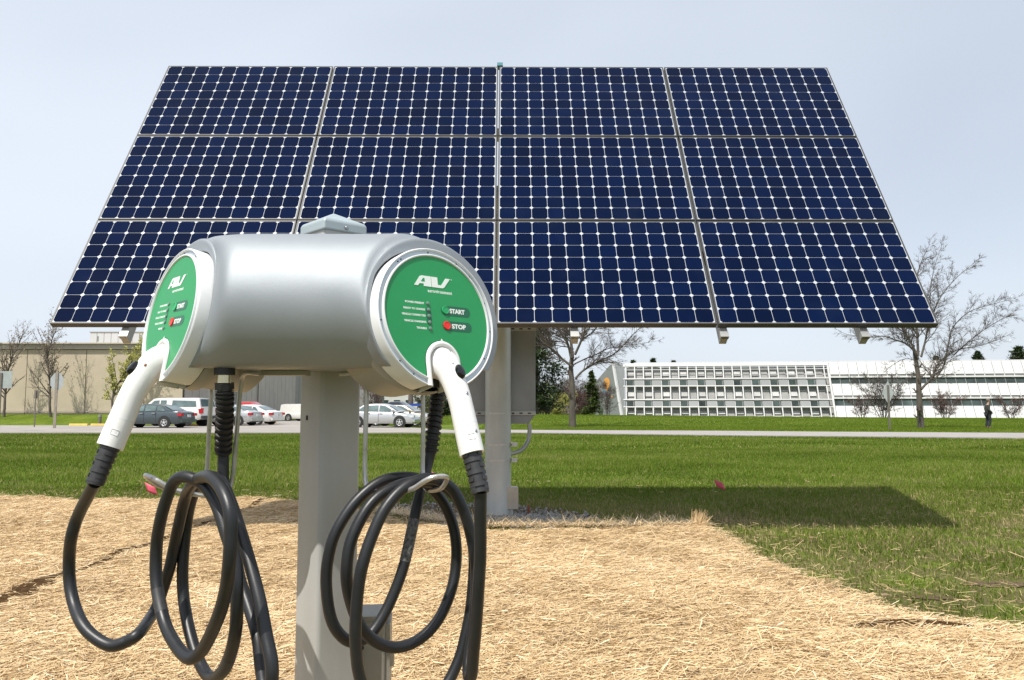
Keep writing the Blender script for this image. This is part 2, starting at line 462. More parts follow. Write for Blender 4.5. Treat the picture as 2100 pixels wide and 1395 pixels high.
def strands(name, P, D, Wd, L, W, mat, rnd, bend=None, seg=1, parent=None, **pr):
    """flat tapered strands. P base (n,3), D unit direction, Wd unit width direction, L length, W width"""
    n = len(P); L = L[:, None]; W = W[:, None]
    if seg == 1:
        v = np.stack([P - Wd * W / 2, P + Wd * W / 2, P + D * L], 1)
        k = 3; fv = np.arange(n * 3); nf = n; ls = np.arange(n) * 3; lt = np.full(n, 3)
    elif seg == 'q':
        v = np.stack([P - Wd * W / 2, P + Wd * W / 2, P + D * L + Wd * W / 2, P + D * L - Wd * W / 2], 1)
        k = 4; fv = np.arange(n * 4); nf = n; ls = np.arange(n) * 4; lt = np.full(n, 4)
    else:
        m = P + D * L * .55; B = bend
        v = np.stack([P - Wd * W / 2, P + Wd * W / 2, m + Wd * W * .4, m - Wd * W * .4, P + D * L + B], 1)
        k = 5; base = np.arange(n)[:, None] * 5
        fv = (base + np.array([[0, 1, 2, 3, 3, 2, 4]])).ravel(); nf = 2 * n
        ls = (np.arange(n)[:, None] * 7 + np.array([[0, 4]])).ravel(); lt = np.tile([4, 3], n)
    me = bpy.data.meshes.new(name)
    me.vertices.add(n * k); me.vertices.foreach_set('co', v.reshape(-1).astype(np.float32))
    me.loops.add(len(fv)); me.loops.foreach_set('vertex_index', fv.astype(np.int32))
    me.polygons.add(nf); me.polygons.foreach_set('loop_start', ls.astype(np.int32)); me.polygons.foreach_set('loop_total', lt.astype(np.int32))
    me.update(calc_edges=True)
    a = me.attributes.new('rnd', 'FLOAT', 'POINT'); a.data.foreach_set('value', np.repeat(rnd, k).astype(np.float32))
    me.materials.append(mat)
    o = bpy.data.objects.new(name, me); scene.collection.objects.link(o)
    return props(o, **pr)

M['straw'] = attr_mat('straw', [(0, (.20, .145, .085)), (.16, (.46, .32, .155)), (.5, (.62, .445, .24)), (.82, (.79, .60, .35)), (1, (.92, .79, .56))], .55, 0., .35)
def patch(x, y, s=1.0):
    return (np.sin(x * 1.3 * s + 3 * np.sin(y * .9 * s)) + np.sin(y * 1.7 * s + 2 * np.sin(x * 1.1 * s + 1)) + .7 * np.sin(x * 4.1 * s + 1.5 * np.sin(y * 3.7 * s)) + .7 * np.sin(y * 5.3 * s + 2 * np.sin(x * 2.9 * s))) / 3.4
def make_straw(n=290000):
    # more strands per area close to the camera
    y = 2.2 + (rng.random(int(n * 2.2)) ** 1.25) * 6.3
    x = (rng.random(len(y)) * 2 - 1) * np.minimum(.70 * y + .3, 9)
    ok = inside(mat_poly, x + rng.normal(0, .035, len(x)) + .05 * patch(x, y, 4.0), y + rng.normal(0, .03, len(x)) + .04 * patch(y, x, 4.5))
    ok &= ~((x > 1.9 + .3 * rng.random(len(x))) & (y < 3.42) & (rng.random(len(x)) < .55))
    # torn places: seam and slit leave the soil bare
    seam = np.abs(x + 2.46 + .02 * np.sin(y * 9) + .012 * np.sin(y * 31)) < (.026 + .04 * np.exp(-((y - 4.1) / .25) ** 2))
    slit = (np.abs(y - (3.40 + .04 * np.sin((x - 1.3) * 5))) < .050 * np.clip(1 - ((x - 1.70) / .36) ** 2, 0, 1))
    ok &= ~(seam & (rng.random(len(y)) < .93)); ok &= ~(slit & (rng.random(len(y)) < .9))
    x, y = x[ok][:n], y[ok][:n]; n = len(x)
    a = rng.normal(0, .75, n) + .25 * patch(x, y, .7); fl = rng.random(n) < .25
    a[fl] = rng.random(fl.sum()) * math.pi
    el = np.abs(rng.normal(0, .12, n)); far = rng.random(n) < .02; el[far] = rng.random(far.sum()) * .8
    D = np.stack([np.cos(a) * np.cos(el), np.sin(a) * np.cos(el), np.sin(el)], 1)
    roll = rng.normal(0, .5, n)
    Wd = np.stack([-np.sin(a) * np.cos(roll), np.cos(a) * np.cos(roll), np.sin(roll)], 1)
    L = .03 + rng.random(n) ** 1.6 * .12; W = .0012 + rng.random(n) * .0021
    P = np.stack([x, y, matz(x, y) - .008 + rng.random(n) * .014], 1) - D * L[:, None] * .5
    r = np.clip(.50 + .12 * patch(x, y, 1.6) + .09 * patch(x, y, 5.0) + rng.normal(0, .23, n), 0, 1)
    strands('straw', P, D, Wd, L, W, M['straw'], r, seg='q', kind='stuff', label='loose golden straw lying over the erosion mat', cat='straw')
make_straw()
# bare soil showing under the seam and the slit of the mat
mb = MB()
for k in range(60):
    y = 3.3 + k * .08
    w = .034 + .05 * math.exp(-((y - 4.1) / .25) ** 2)
    cx = -2.46 - .02 * math.sin(y * 9) - .012 * math.sin(y * 31)
    if k: mb.add([pl, pr_, (cx + w, y, float(matz(cx, y)) + .001), (cx - w, y, float(matz(cx, y)) + .001)], [(0, 1, 2, 3)])
    pl, pr_ = (cx - w, y, float(matz(cx, y)) + .001), (cx + w, y, float(matz(cx, y)) + .001)
for k in range(24):
    x = 1.37 + k * .029; w = .052 * max(.05, 1 - ((x - 1.70) / .36) ** 2); cy = 3.40 + .04 * math.sin((x - 1.3) * 5)
    if k: mb.add([ql, qr, (x, cy + w, float(matz(x, cy)) + .001), (x, cy - w, float(matz(x, cy)) + .001)], [(0, 1, 2, 3)])
    ql, qr = (x, cy - w, float(matz(x, cy)) + .001), (x, cy + w, float(matz(x, cy)) + .001)
mb.build('soil_gap', pm('dark_soil', (.062, .034, .014), .95, 0, .4, 30, spec=.05), None, fixn=False, kind='structure')  # strips in a darker brown than the bare soil spots

# ------------------------------------------------------------ grass blades
M['grass'] = attr_mat('grass_blade', [(0, (.032, .052, .006)), (.28, (.075, .118, .010)), (.55, (.128, .190, .018)), (.74, (.19, .240, .040)), (.86, (.27, .24, .11)), (1, (.50, .38, .20))], .6, .30, .10)
GR_POLY = [(-1.35, 7.6), (-.9, 6.9), (-.5, 6.35), (.3, 6.15), (.55, 6.5), (.75, 6.9), (.5, 7.35), (-.2, 7.7), (-.9, 7.9)]
def make_grass():
    def zone(n, y0, y1, k, h, w, seg, half=.70):
        u = rng.random(n); y = np.sqrt(y0 ** 2 + (y1 ** 2 - y0 ** 2) * u) if k == 0 else y0 + (y1 - y0) * u ** k
        x = (rng.random(n) * 2 - 1) * (half * y + .4)
        ok = ~inside(mat_poly, x + .05 * patch(x, y, 4.0), y + .04 * patch(y, x, 4.5)); ok |= (x > 1.85) & (y < 3.45) & (rng.random(n) < .38); ok &= ~(inside(GR_POLY, x, y) & (rng.random(n) < .95))
        road = (y > 36.8) & (x < 0); pth = (x > -2) & (y > pnear(x) - .15) & (y < pfar(x) + .1); ok &= ~(road | pth)
        for (px_, py_, rw, rh) in ((2050, 1200, .17, .07), (1640, 1110, .13, .08), (1910, 1228, .09, .04)):
            gp_ = ground_pt(px_, py_); ok &= ~((((x - gp_[0]) / rw) ** 2 + ((y - gp_[1]) / rh) ** 2 < .8 + .4 * rng.random(n)) & (rng.random(n) < .6))
        wear = np.clip((patch(x, y, 1.9) + .15) * 1.2, 0, 1) * np.clip((9.5 - y) / 3, 0, 1)
        ok &= rng.random(n) > wear * .45
        x, y, wear = x[ok], y[ok], wear[ok]; n = len(x)
        a = rng.random(n) * 2 * math.pi; ti = rng.normal(0, .62, n) + wear * rng.random(n) * .9
        D = np.stack([np.cos(a) * np.sin(ti), np.sin(a) * np.sin(ti), np.abs(np.cos(ti))], 1)
        Wd = np.stack([np.cos(a + 1.2), np.sin(a + 1.2), np.zeros(n)], 1)
        L = h * (.45 + rng.random(n) * .8) * (1 + .25 * patch(x, y, .5)); W = w * (.6 + .8 * rng.random(n))
        P = np.stack([x, y, terr(x, y) - .004], 1)
        B = np.stack([np.cos(a) * L * .35, np.sin(a) * L * .35, -L * .12], 1)
        r = .50 + .20 * patch(x, y, .45) + .07 * patch(x * .4, y, 1.1) + .05 * patch(x, y, 2.5) + rng.normal(0, .15, n) + wear * .18 + .10 * np.clip((9.5 - y) / 3, 0, 1)
        dry = rng.random(n) < (.03 + .14 * np.clip((9 - y) / 2.5, 0, 1) + .2 * wear); r[dry] = .86 + .14 * rng.random(dry.sum())
        return P, D, Wd, L, W, np.clip(r, 0, 1), B
    P, D, Wd, L, W, r, B = zone(280000, 2.6, 9.5, 0, .052, .0040, 2)
    strands('grass', P, D, Wd, L, W, M['grass'], r, bend=B, seg=2, kind='stuff', label='patchy spring grass with dry blades beside the straw mat', cat='grass')
    P, D, Wd, L, W, r, B = zone(330000, 9.3, 20, 0, .052, .0075, 1)
    strands('grass', P, D, Wd, L, W, M['grass'], r, seg=1, kind='stuff', label='sunlit green grass of the open lawn behind the tracker', cat='grass')
    P, D, Wd, L, W, r, B = zone(300000, 19.5, 41, 0, .062, .018, 1)
    strands('grass', P, D, Wd, L, W, M['grass'], r, seg=1, kind='stuff', label='distant green grass in front of the road and path', cat='grass')
    # hill beyond the path
    n = 150000; y = 42 + rng.random(n) * 36; x = -8 + rng.random(n) * 64
    ok = (y > np.where(x < -2, 56, pfar(x) + .15)) & (x < .7 * y + 1); x, y = x[ok], y[ok]; n = len(x)
    a = rng.random(n) * 6.283; ti = rng.normal(0, .4, n)
    D = np.stack([np.cos(a) * np.sin(ti), np.sin(a) * np.sin(ti), np.abs(np.cos(ti))], 1); Wd = np.stack([np.ones(n), np.zeros(n), np.zeros(n)], 1)
    r = np.clip(.54 + .12 * patch(x, y, .3) + rng.normal(0, .1, n), 0, .8)
    strands('grass', np.stack([x, y, terr(x, y) - .01], 1), D, Wd, .07 * (.5 + rng.random(n)), .04 * (.6 + rng.random(n)), M['grass'], r, seg=1, kind='stuff', label='green grass on the low rise before the white office building', cat='grass')
make_grass()

# dry stalks lying in the grass beside the mat
n = 70000; x = rng.uniform(-5.5, 5.5, n); y = 3.2 + rng.random(n) * 7.0
e_ = 1.48 + np.clip(6.2 - y, 0, 3) ** 2 * .09
near = np.exp(-np.clip(x - e_, 0, 9) / .55) * (y < 6.6) + np.exp(-np.clip(y - 8.2, 0, 9) / .35) * (x < -1.2) * (y > 7.9) + .16 * np.clip(patch(x, y, 2.2) + .3, 0, 1)
ok = ~inside(mat_poly, x, y) & (rng.random(n) < near * .75) & (np.abs(x) < .7 * y + .3); x, y = x[ok], y[ok]; n = len(x)
a = rng.random(n) * 6.283; el = rng.normal(.05, .2, n); D = np.stack([np.cos(a) * np.cos(el), np.sin(a) * np.cos(el), np.sin(el)], 1)
strands('straw', np.stack([x, y, terr(x, y) + .022 + rng.random(n) * .025], 1), D, np.stack([-np.sin(a), np.cos(a), rng.normal(0, .5, n)], 1), (.015 + rng.random(n) ** 2 * .075), .001 + rng.random(n) * .0014, M['straw'], np.clip(.36 + rng.normal(0, .22, n), 0, 1), seg='q', kind='stuff', label='stray dry stalks lying in the grass beside the mat', cat='straw')
# bare soil spots in the worn grass
for (px_, py_, rw, rh) in ((2050, 1200, .17, .07), (1640, 1110, .13, .08), (1910, 1228, .09, .04)):
    gp_ = ground_pt(px_, py_); mb = MB(); k_ = 18
    vs_ = [(gp_[0] + rw * math.cos(2 * math.pi * q / k_) * (1 + .3 * math.sin(q * 2.3)), gp_[1] + rh * math.sin(2 * math.pi * q / k_) * (1 + .3 * math.sin(q * 3.1 + 1)), terr1(gp_[0], gp_[1]) + .005) for q in range(k_)]
    mb.add(vs_, [tuple(range(k_))]); mb.build('bare_soil', M['soil'], None, fixn=False, kind='structure')

# gravel and bare earth around the tracker pole
mb = MB()
gp = [(x, y, .006) for x, y in GR_POLY]; mb.add(gp, [tuple(range(len(gp)))])
mb.build('gravel_bed', M['soil'], None, fixn=False, kind='structure')
def gravel(n=2600):
    mb = MB()
    for i in range(n):
        while True:
            x = random.uniform(-1.3, .8); y = random.uniform(6.1, 7.9)
            if inside(GR_POLY, x, y) and (random.random() < math.exp(-((x - .05) / .35) ** 2 - ((y - 6.65) / .3) ** 2) * 1.1 + .04): break
        s = random.uniform(.008, .022); c = Vector((x, y, .012 + random.random() * .012))
        R = Matrix.Rotation(random.random() * 6, 3, 'X') @ Matrix.Rotation(random.random() * 6, 3, 'Z')
        vs = [c + R @ Vector(q) * s for q in ((1, .1, 0), (-.9, 0, .2), (0, .8, 0), (.1, -.8, .1), (0, .1, .6), (.1, 0, -.6))]
        mb.add(vs, [(0, 2, 4), (2, 1, 4), (1, 3, 4), (3, 0, 4), (2, 0, 5), (1, 2, 5), (3, 1, 5), (0, 3, 5)])
    mb.build('gravel', M['gravel'], None, fixn=False, kind='stuff', label='grey crushed gravel heaped round the foot of the tracker pole', cat='gravel')
gravel()
# stray straws over the gravel and standing tuft at the mat corner
n = 2600; x = rng.uniform(-1.2, 1.5, n); y = 6.18 + np.abs(rng.normal(0, .10, n)) + np.where(x < -.3, (-.3 - x) * 1.0, 0)
a = rng.random(n) * math.pi; el = np.abs(rng.normal(0, .25, n)); D = np.stack([np.cos(a) * np.cos(el), np.sin(a) * np.cos(el), np.sin(el)], 1)
Wd = np.stack([-np.sin(a), np.cos(a), np.zeros(n)], 1)
strands('straw', np.stack([x, y, .02 + rng.random(n) * .03], 1), D, Wd, .04 + rng.random(n) * .12, np.full(n, .003), M['straw'], np.clip(.6 + rng.normal(0, .2, n), 0, 1), seg='q', kind='stuff', label='frayed straw along the far edge of the mat', cat='straw')
n = 90; cx, cy = 1.46, 6.28; a = rng.normal(1.35, .42, n)
D = np.stack([np.cos(a) * .75, np.full(n, -.1), np.abs(np.sin(a))], 1); D /= np.linalg.norm(D, axis=1)[:, None]
strands('straw_tuft', np.stack([cx + rng.normal(0, .03, n), cy + rng.normal(0, .02, n), np.full(n, .03)], 1), D, np.stack([np.sin(a), np.zeros(n), -np.cos(a)], 1), .05 + rng.random(n) * .08, np.full(n, .004), M['straw'], np.clip(.65 + rng.normal(0, .15, n), 0, 1), seg='q', kind='stuff', label='upright tuft of straw at the far right corner of the mat', cat='straw')
# exposed netting at the far edge of the mat
mb = MB()
for k in range(48):
    x = .62 + k * .018; mb.tube([(x, 6.24, .03), (x, 6.42, .018)], .0008, 3, False)
for k in range(10):
    y = 6.25 + k * .018; mb.tube([(.62, y, .03 - k * .001), (1.48, y, .03 - k * .001)], .0008, 3, False)
props(mb.build('netting', M['wire'], None, fixn=False), 'fine green plastic netting showing at the far edge of the straw mat', 'netting')

# ------------------------------------------------------------ solar tracker
PB = np.array([-.123, 6.97, 0.0])
trk = thing('solar_tracker', 'large tilted solar panel array on a galvanized pole behind the charger', 'solar panel', PB)
PO = at(1022.8, 136.5, 7.53)                 # top centre of the array face
pu = np.array([1.0, .0062, -.0001]); pu /= np.linalg.norm(pu)
pv = np.array([-.0034, .6174 * cp - .7866 * sp, .6174 * sp + .7866 * cp]); pv -= pu * np.dot(pu, pv); pv /= np.linalg.norm(pv)
pn = np.cross(pu, pv)                        # faces the camera and up
MW, MH, GAP = 1.559, 1.046, .012
PRot = Matrix(((pu[0], pv[0], pn[0]), (pu[1], pv[1], pn[1]), (pu[2], pv[2], pn[2]))).to_quaternion()
def cell_material():
    m = bpy.data.materials.new('silicon_cell'); m.use_nodes = True; nt = m.node_tree; b = nt.nodes['Principled BSDF']
    oi = nt.nodes.new('ShaderNodeObjectInfo'); g = nt.nodes.new('ShaderNodeNewGeometry')
    ad = nt.nodes.new('ShaderNodeMath'); ad.operation = 'ADD'; nt.links.new(oi.outputs['Random'], ad.inputs[0]); nt.links.new(g.outputs['Random Per Island'], ad.inputs[1])
    fr = nt.nodes.new('ShaderNodeMath'); fr.operation = 'FRACT'; nt.links.new(ad.outputs[0], fr.inputs[0])
    r = nt.nodes.new('ShaderNodeValToRGB')
    r.color_ramp.elements[0].color = (.0004, .0040, .022, 1); r.color_ramp.elements[1].color = (.0006, .0064, .036, 1)
    nt.links.new(fr.outputs[0], r.inputs['Fac'])
    n = nt.nodes.new('ShaderNodeTexNoise'); n.inputs['Scale'].default_value = 3.5; n.inputs['Detail'].default_value = 8
    nt.links.new(g.outputs['Position'], n.inputs['Vector'])
    rr = nt.nodes.new('ShaderNodeValToRGB'); rr.color_ramp.elements[0].position = .52; rr.color_ramp.elements[1].position = .85
    rr.color_ramp.elements[0].color = (0, 0, 0, 1); rr.color_ramp.elements[1].color = (.035, .035, .035, 1)
    nt.links.new(n.outputs['Fac'], rr.inputs['Fac'])
    mx = nt.nodes.new('ShaderNodeMix'); mx.data_type = 'RGBA'; nt.links.new(rr.outputs['Color'], mx.inputs['Factor'])
    nt.links.new(r.outputs['Color'], mx.inputs['A']); mx.inputs['B'].default_value = (.10, .13, .20, 1)   # dust film
    nt.links.new(mx.outputs['Result'], b.inputs['Base Color'])
    b.inputs['Roughness'].default_value = .10; b.inputs['Specular IOR Level'].default_value = .07
    return m
M['cell'] = cell_material()
CP_ = .1275; cs = .1241 / 2; ch = .0150
cell_poly = [(-cs, -cs + ch), (-cs + ch, -cs), (cs - ch, -cs), (cs, -cs + ch), (cs, cs - ch), (cs - ch, cs), (-cs + ch, cs), (-cs, cs - ch)]
cell_mesh = MB().prism(cell_poly, 0, .0008).mesh('cell', M['cell'])
restcells = MB()
for row in range(3):
    for colm in range(4):
        cu = (colm - 1.5) * (MW + GAP); cv = -(row + .5) * (MH + GAP)
        c = PO + pu * cu + pv * cv
        mod = MB().prism([(-MW / 2 + .010, -MH / 2 + .010), (MW / 2 - .010, -MH / 2 + .010), (MW / 2 - .010, MH / 2 - .010), (-MW / 2 + .010, MH / 2 - .010)], -.008, -.001, c, pu, pv, pn)
        mo = mod.build('solar_module', M['back'], trk)
        fb = MB(); R3 = PRot.to_matrix(); T = .046; fw = .011
        for (x, y, sx, sy) in ((0, MH / 2 - fw / 2, MW, fw), (0, -MH / 2 + fw / 2, MW, fw), (MW / 2 - fw / 2, 0, fw, MH - 2 * fw), (-MW / 2 + fw / 2, 0, fw, MH - 2 * fw)):
            fb.box(c + pu * x + pv * y + pn * (-T / 2 + .0015), (sx, sy, T), R=R3)
        fb.build('frame', M['alu'], mo)
        for i in range(12):
            for j in range(8):
                q = c + pu * ((i - 5.5) * CP_) + pv * ((j - 3.5) * CP_) + pn * (-.0006)
                if row == 2 and colm > 0:
                    share('cell', cell_mesh, mo, q, PRot)
                else:
                    restcells.prism(cell_poly, 0, .0008, q, pu, pv, pn)
restcells.build('cell', M['cell'], trk, fixn=False, kind='stuff')
TW = 4 * MW + 3 * GAP; TH = 3 * MH + 3 * GAP
R3 = PRot.to_matrix()
def pp(u, v, w): return PO + pu * u + pv * v + pn * w
for u in (-2.62, -1.30, -.55, .56, 1.62, 2.32 + .3):
    MB().box(pp(u, -TH / 2 - .02, -.046 - .045), (.05, TH + .10, .085), R=R3).build('rail', M['alu_dark'], trk)
    MB().box(pp(u, -TH - .045, -.046 - .018), (.06, .05, .03), R=R3).build('rail_clamp', M['alu_dark'], trk)
for v in (-.8, -2.35):
    MB().box(pp(0, v, -.046 - .09 - .05), (TW * .86, .08, .09), R=R3).build('crossbeam', M['galv'], trk)
sens = MB().box(pp(.012, .035, -.02), (.055, .05, .05), R=R3); sens.build('sun_sensor', pm('teal_sensor', (.04, .16, .18), .4), trk)
polx, poly_ = PB[0], PB[1]
tp = pp(0, -TH / 2, -.25)
mb = MB().tube([(polx, poly_, -.1), (polx, poly_, 2.2), (polx, poly_, tp[2] - .05)], .114, 40)
mb.build('pole', M['galv'], trk)
MB().tube([(polx, poly_, tp[2] - .25), (polx, poly_, tp[2] + .12)], .15, 32).build('drive_head', M['galv'], trk)
MB().tube([(polx, poly_, tp[2]), tp + np.array([0, -.0, 0.05])], .07, 20).build('hinge', M['galv'], trk)
MB().tube([(polx - .5, tp[1] + .02, tp[2] + .02), (polx + .5, tp[1] + .02, tp[2] + .02)], .055, 20).build('torque_tube', M['galv'], trk)
# steel cabinet on the back of the pole
cx0, cx1 = (938 - 1050) / F * 7.15, (1098 - 1050) / F * 7.15
cyF, cyB = 7.13, 7.36
mb = MB().box(((cx0 + cx1) / 2, (cyF + cyB) / 2, (.875 + 2.0) / 2), (cx1 - cx0, cyB - cyF, 2.0 - .875))
cab = bevel(mb.build('cabinet', M['steel'], trk), .004)
mb = MB(); sk = [(cx0 + .02, .874), (cx0 + .06, .80), (cx1 - .06, .80), (cx1 - .012, .874)]
mb.prism([(x, z) for x, z in sk], 0, cyB - cyF - .02, (0, cyF + .01, 0), (1, 0, 0), (0, 0, 1), (0, 1, 0)).build('skirt', M['steel'], cab)
for z in (1.655, .895):
    mb = MB().box(((cx0 + cx1) / 2, cyF - .010, z), (cx1 - cx0 + .004, .018, .034)); mb.build('mounting_channel', M['galv'], cab)
    mb = MB()
    for k in range(9):
        mb.box((cx0 + .05 + k * .075, cyF - .0196, z), (.03, .002, .012))
    mb.build('slot', M['hole'], cab)
for z in (1.655, .895, .625, .49):
    mb = MB().lathe([(.1145, -.006), (.120, -.006), (.120, .006), (.1145, .006)], (polx, poly_, z), np.array([1., 0, 0]), np.array([0, 1., 0]), np.array([0, 0, 1.]), 40)
    mb.build('strap', M['chrome'], trk)
    if z < .8:
        MB().box((polx + .145, poly_ - .02, z), (.05, .03, .038)).build('strap_lug', M['galv'], trk)
cd = smoothpath([(cx1 - .055, 7.15, .80), (cx1 - .055, 7.15, .72), (cx1 - .075, 7.14, .63), (cx1 - .14, 7.11, .56), (cx1 - .24, 7.06, .535)], 6)
MB().tube(cd, .019, 12).build('conduit', M['galv'], trk)
# small box at the foot
bx = at(1040, 1021, 6.85); bR = Matrix.Rotation(math.radians(8), 3, 'Z')
jb = bevel(MB().box(bx, (.185, .10, .19), R=bR).build('junction_box', M['boxsteel'], trk), .006)
MB().tube([bx + np.array([-.05, 0, -.09]), bx + np.array([-.05, 0, -.19])], .018, 10).build('box_conduit', M['galv'], jb)
MB().tube([bx + np.array([.035, 0, -.09]), bx + np.array([.035, 0, -.19])], .018, 10).build('box_conduit', M['galv'], jb)
MB().box(bx + np.array([-.005, .03, .17]), (.04, .02, .24)).build('strut_channel', M['galv'], jb)
MB().box(bx + np.array([0, .0, .1]), (.06, .05, .012)).build('hub', M['galv'], jb)
g = ground_pt(1084, 1058)
props(MB().tube([g + [0, 0, -.05], g + [0, 0, .095]], .011, 8).build('ground_rod', M['rust'], None), 'short rusty iron stake standing in the gravel by the tracker pole', 'stake')
g0 = bx + np.array([.035, 0, -.18])

# ------------------------------------------------------------ charging station
SC = .133 / .128
TILT = math.radians(10.2)
units = {}
CR = np.array([-.1524, 1.640, 1.1365]); CL = np.array([-.7403, 1.6965, 1.1471])
PX, PY = -.429, 1.87
stn = thing('charging_station', 'twin electric vehicle charging station with silver hood and green faces on a grey post', 'charging station', (PX, PY, 0))
pyaw = math.radians(43)
pr1, pu1, pn1 = frame(pyaw, 0)
w = .0525
# square post, rounded corners
def rsq(h, rad, seg=5):
    out = []
    for sx, sy, a0 in ((1, 1, 0), (-1, 1, 90), (-1, -1, 180), (1, -1, 270)):
        for k in range(seg + 1):
            a = math.radians(a0 + 90 * k / seg); out.append((sx * (h - rad) + rad * math.cos(a), sy * (h - rad) + rad * math.sin(a)))
    return out
axp, ayp = np.array([math.cos(pyaw), math.sin(pyaw), 0]), np.array([-math.sin(pyaw), math.cos(pyaw), 0])
post_c = np.array([PX, PY, 0.])
MB().prism(rsq(w, .011), -.1, 1.375, post_c, axp, ayp, (0, 0, 1), smooth=True).build('post', M['post'], stn)
MB().prism(rsq(.14, .01), 0.0, .012, post_c, axp, ayp, (0, 0, 1)).build('base_plate', M['post'], stn)
for sx in (-1, 1):
    for sy in (-1, 1):
        MB().tube([post_c + axp * .11 * sx + ayp * .11 * sy + [0, 0, .012], post_c + axp * .11 * sx + ayp * .11 * sy + [0, 0, .03]], .01, 6).build('anchor_bolt', M['screw'], stn)
# hole and small plug in the post face
fc = post_c - ayp * w
MB().box(post_c - axp * (w + .0) + np.array([0, 0, .925]) - ayp * (-.012), (.004, .005, .011), R=Matrix.Rotation(pyaw, 3, 'Z')).build('post_hole', M['hole'], stn)
# pyramid cap
zc = 1.360; hw = .0575
def sq(h, z): return [post_c + axp * x * h + ayp * y * h + [0, 0, z] for x, y in ((1, 1), (-1, 1), (-1, -1), (1, -1))]
mb = MB().loft([sq(w + .0015, zc), sq(hw, zc), sq(hw, zc + .022), sq(hw - .004, zc + .027)], False, False)
apex = post_c + [0, 0, zc + .055]; top = sq(hw - .004, zc + .027)
mb.add(top + [apex], [(0, 1, 4), (1, 2, 4), (2, 3, 4), (3, 0, 4)])
capo = bevel(mb.build('post_cap', M['cap'], stn), .004, 3, 25)
scp = post_c - ayp * (hw + .0005) + axp * (-.0) + [0, 0, zc + .010]
mb = MB().lathe([(0, .004), (.003, .004), (.0045, .0025), (.0048, 0)], scp, axp, np.array([0, 0, 1.]), -ayp, 12); mb.build('cap_screw', M['screw'], capo)

# hood: one swept shell, yaw from the right unit round to the left unit
DM = 1.728; RM = .168; ZM = 1.161; 
yR, yL = math.radians(43.5), math.radians(-47.5)
RF = frame(yR, TILT); LF = frame(yL, TILT)
N = 96
def ring(c, e1, e2, R, cut=None):
    out = []
    for k in range(N):
        a = 2 * math.pi * k / N; x = R * math.cos(a); y = R * math.sin(a)
        p = np.asarray(c) + np.asarray(e1) * x + np.asarray(e2) * y
        if cut is not None and p[2] < cut: p = np.array([p[0], p[1], cut])
        out.append(p)
    return out
def hood_end(C, fr, mirror):
    r, u, n = fr; e1 = -r if mirror else r
    C2 = C + e1 * .018 + u * .011
    rg = []
    for cc, R_, h in ((C, .1545, -.060), (C, .1545, -.036), (C, .1565, -.030), (C2, .1680, -.0265), (C2, .1725, -.028), (C2, .1755, -.0325), (C2, .1768, -.039), (C2, .1768, -.046)):
        rr_ = []
        for k in range(N):
            a = 2 * math.pi * k / N; wn_ = ((1 - math.cos(a)) / 2) ** 1.5        # 1 on the side next to the front panel
            hh = h if h > -.0265 or R_ < .16 else h + (-.0265 - h) * wn_
            rr_.append(cc + n * hh + e1 * R_ * math.cos(a) + u * R_ * math.sin(a))
        rg.append(rr_)
    return rg
rA = hood_end(CR, RF, False); rB = hood_end(CL, LF, True)
xr, xl = -.345, -.56
def mid(x, R_=RM): return ring((x, DM, ZM), (0, 1, 0), (0, 0, 1), R_)
def blend(a, b, t): return [p * (1 - t) + q * t for p, q in zip(a, b)]
def hz_clip(rg, zf):
    out = []
    for rr_ in rg:
        out.append([np.array([p[0], p[1], max(p[2], zf(p))]) for p in rr_])
    return out
lastA, lastB = rA[-1], rB[-1]
mA, mB_ = mid(xr), mid(xl)
def bridge(a, b, ts, rev=False):   # heights reach the middle profile sooner than the plan position does
    out = []
    for t in ts:
        q_ = 1 - t if rev else t
        e = min(1., q_ / .24); e = e * e * (3 - 2 * e) * .92 + q_ * .08
        ez = 1 - e if rev else e
        ey = 1 - (1 - q_) ** 2.2
        if rev: ey = 1 - ey
        out.append([np.array([p[0] * (1 - t) + q[0] * t, p[1] * (1 - ey) + q[1] * ey, p[2] * (1 - ez) + q[2] * ez]) for p, q in zip(a, b)])
    return out
ringsH = rA + bridge(lastA, mA, (.06, .12, .2, .3, .42, .55, .7, .85)) + [mA] + [mid(xr + (xl - xr) * t) for t in (.06, .25, .5, .75, .94)] + [mB_] + bridge(mB_, lastB, (.15, .3, .45, .58, .7, .8, .88, .94), True) + rB[::-1]
ZCUT = 1.031
def cutz(p):      # the shell is open below: its lower edge is level in the middle and a little lower at the ends
    return ZCUT - .018 * max(0, min(1, (abs(p[0] + .447) - .17) / .2)) * 0
ringsH = [[np.array([p[0], p[1], max(p[2], cutz(p))]) for p in rr_] for rr_ in ringsH]
mb = MB(); mb.loft(ringsH, False, True)
hood = mb.build('hood', M['hood'], stn, angle=50)
# bracket strip under the hood
MB().box((-.505, 1.76, ZCUT - .006), (.10, .05, .010)).build('bracket', M['housing'], stn)

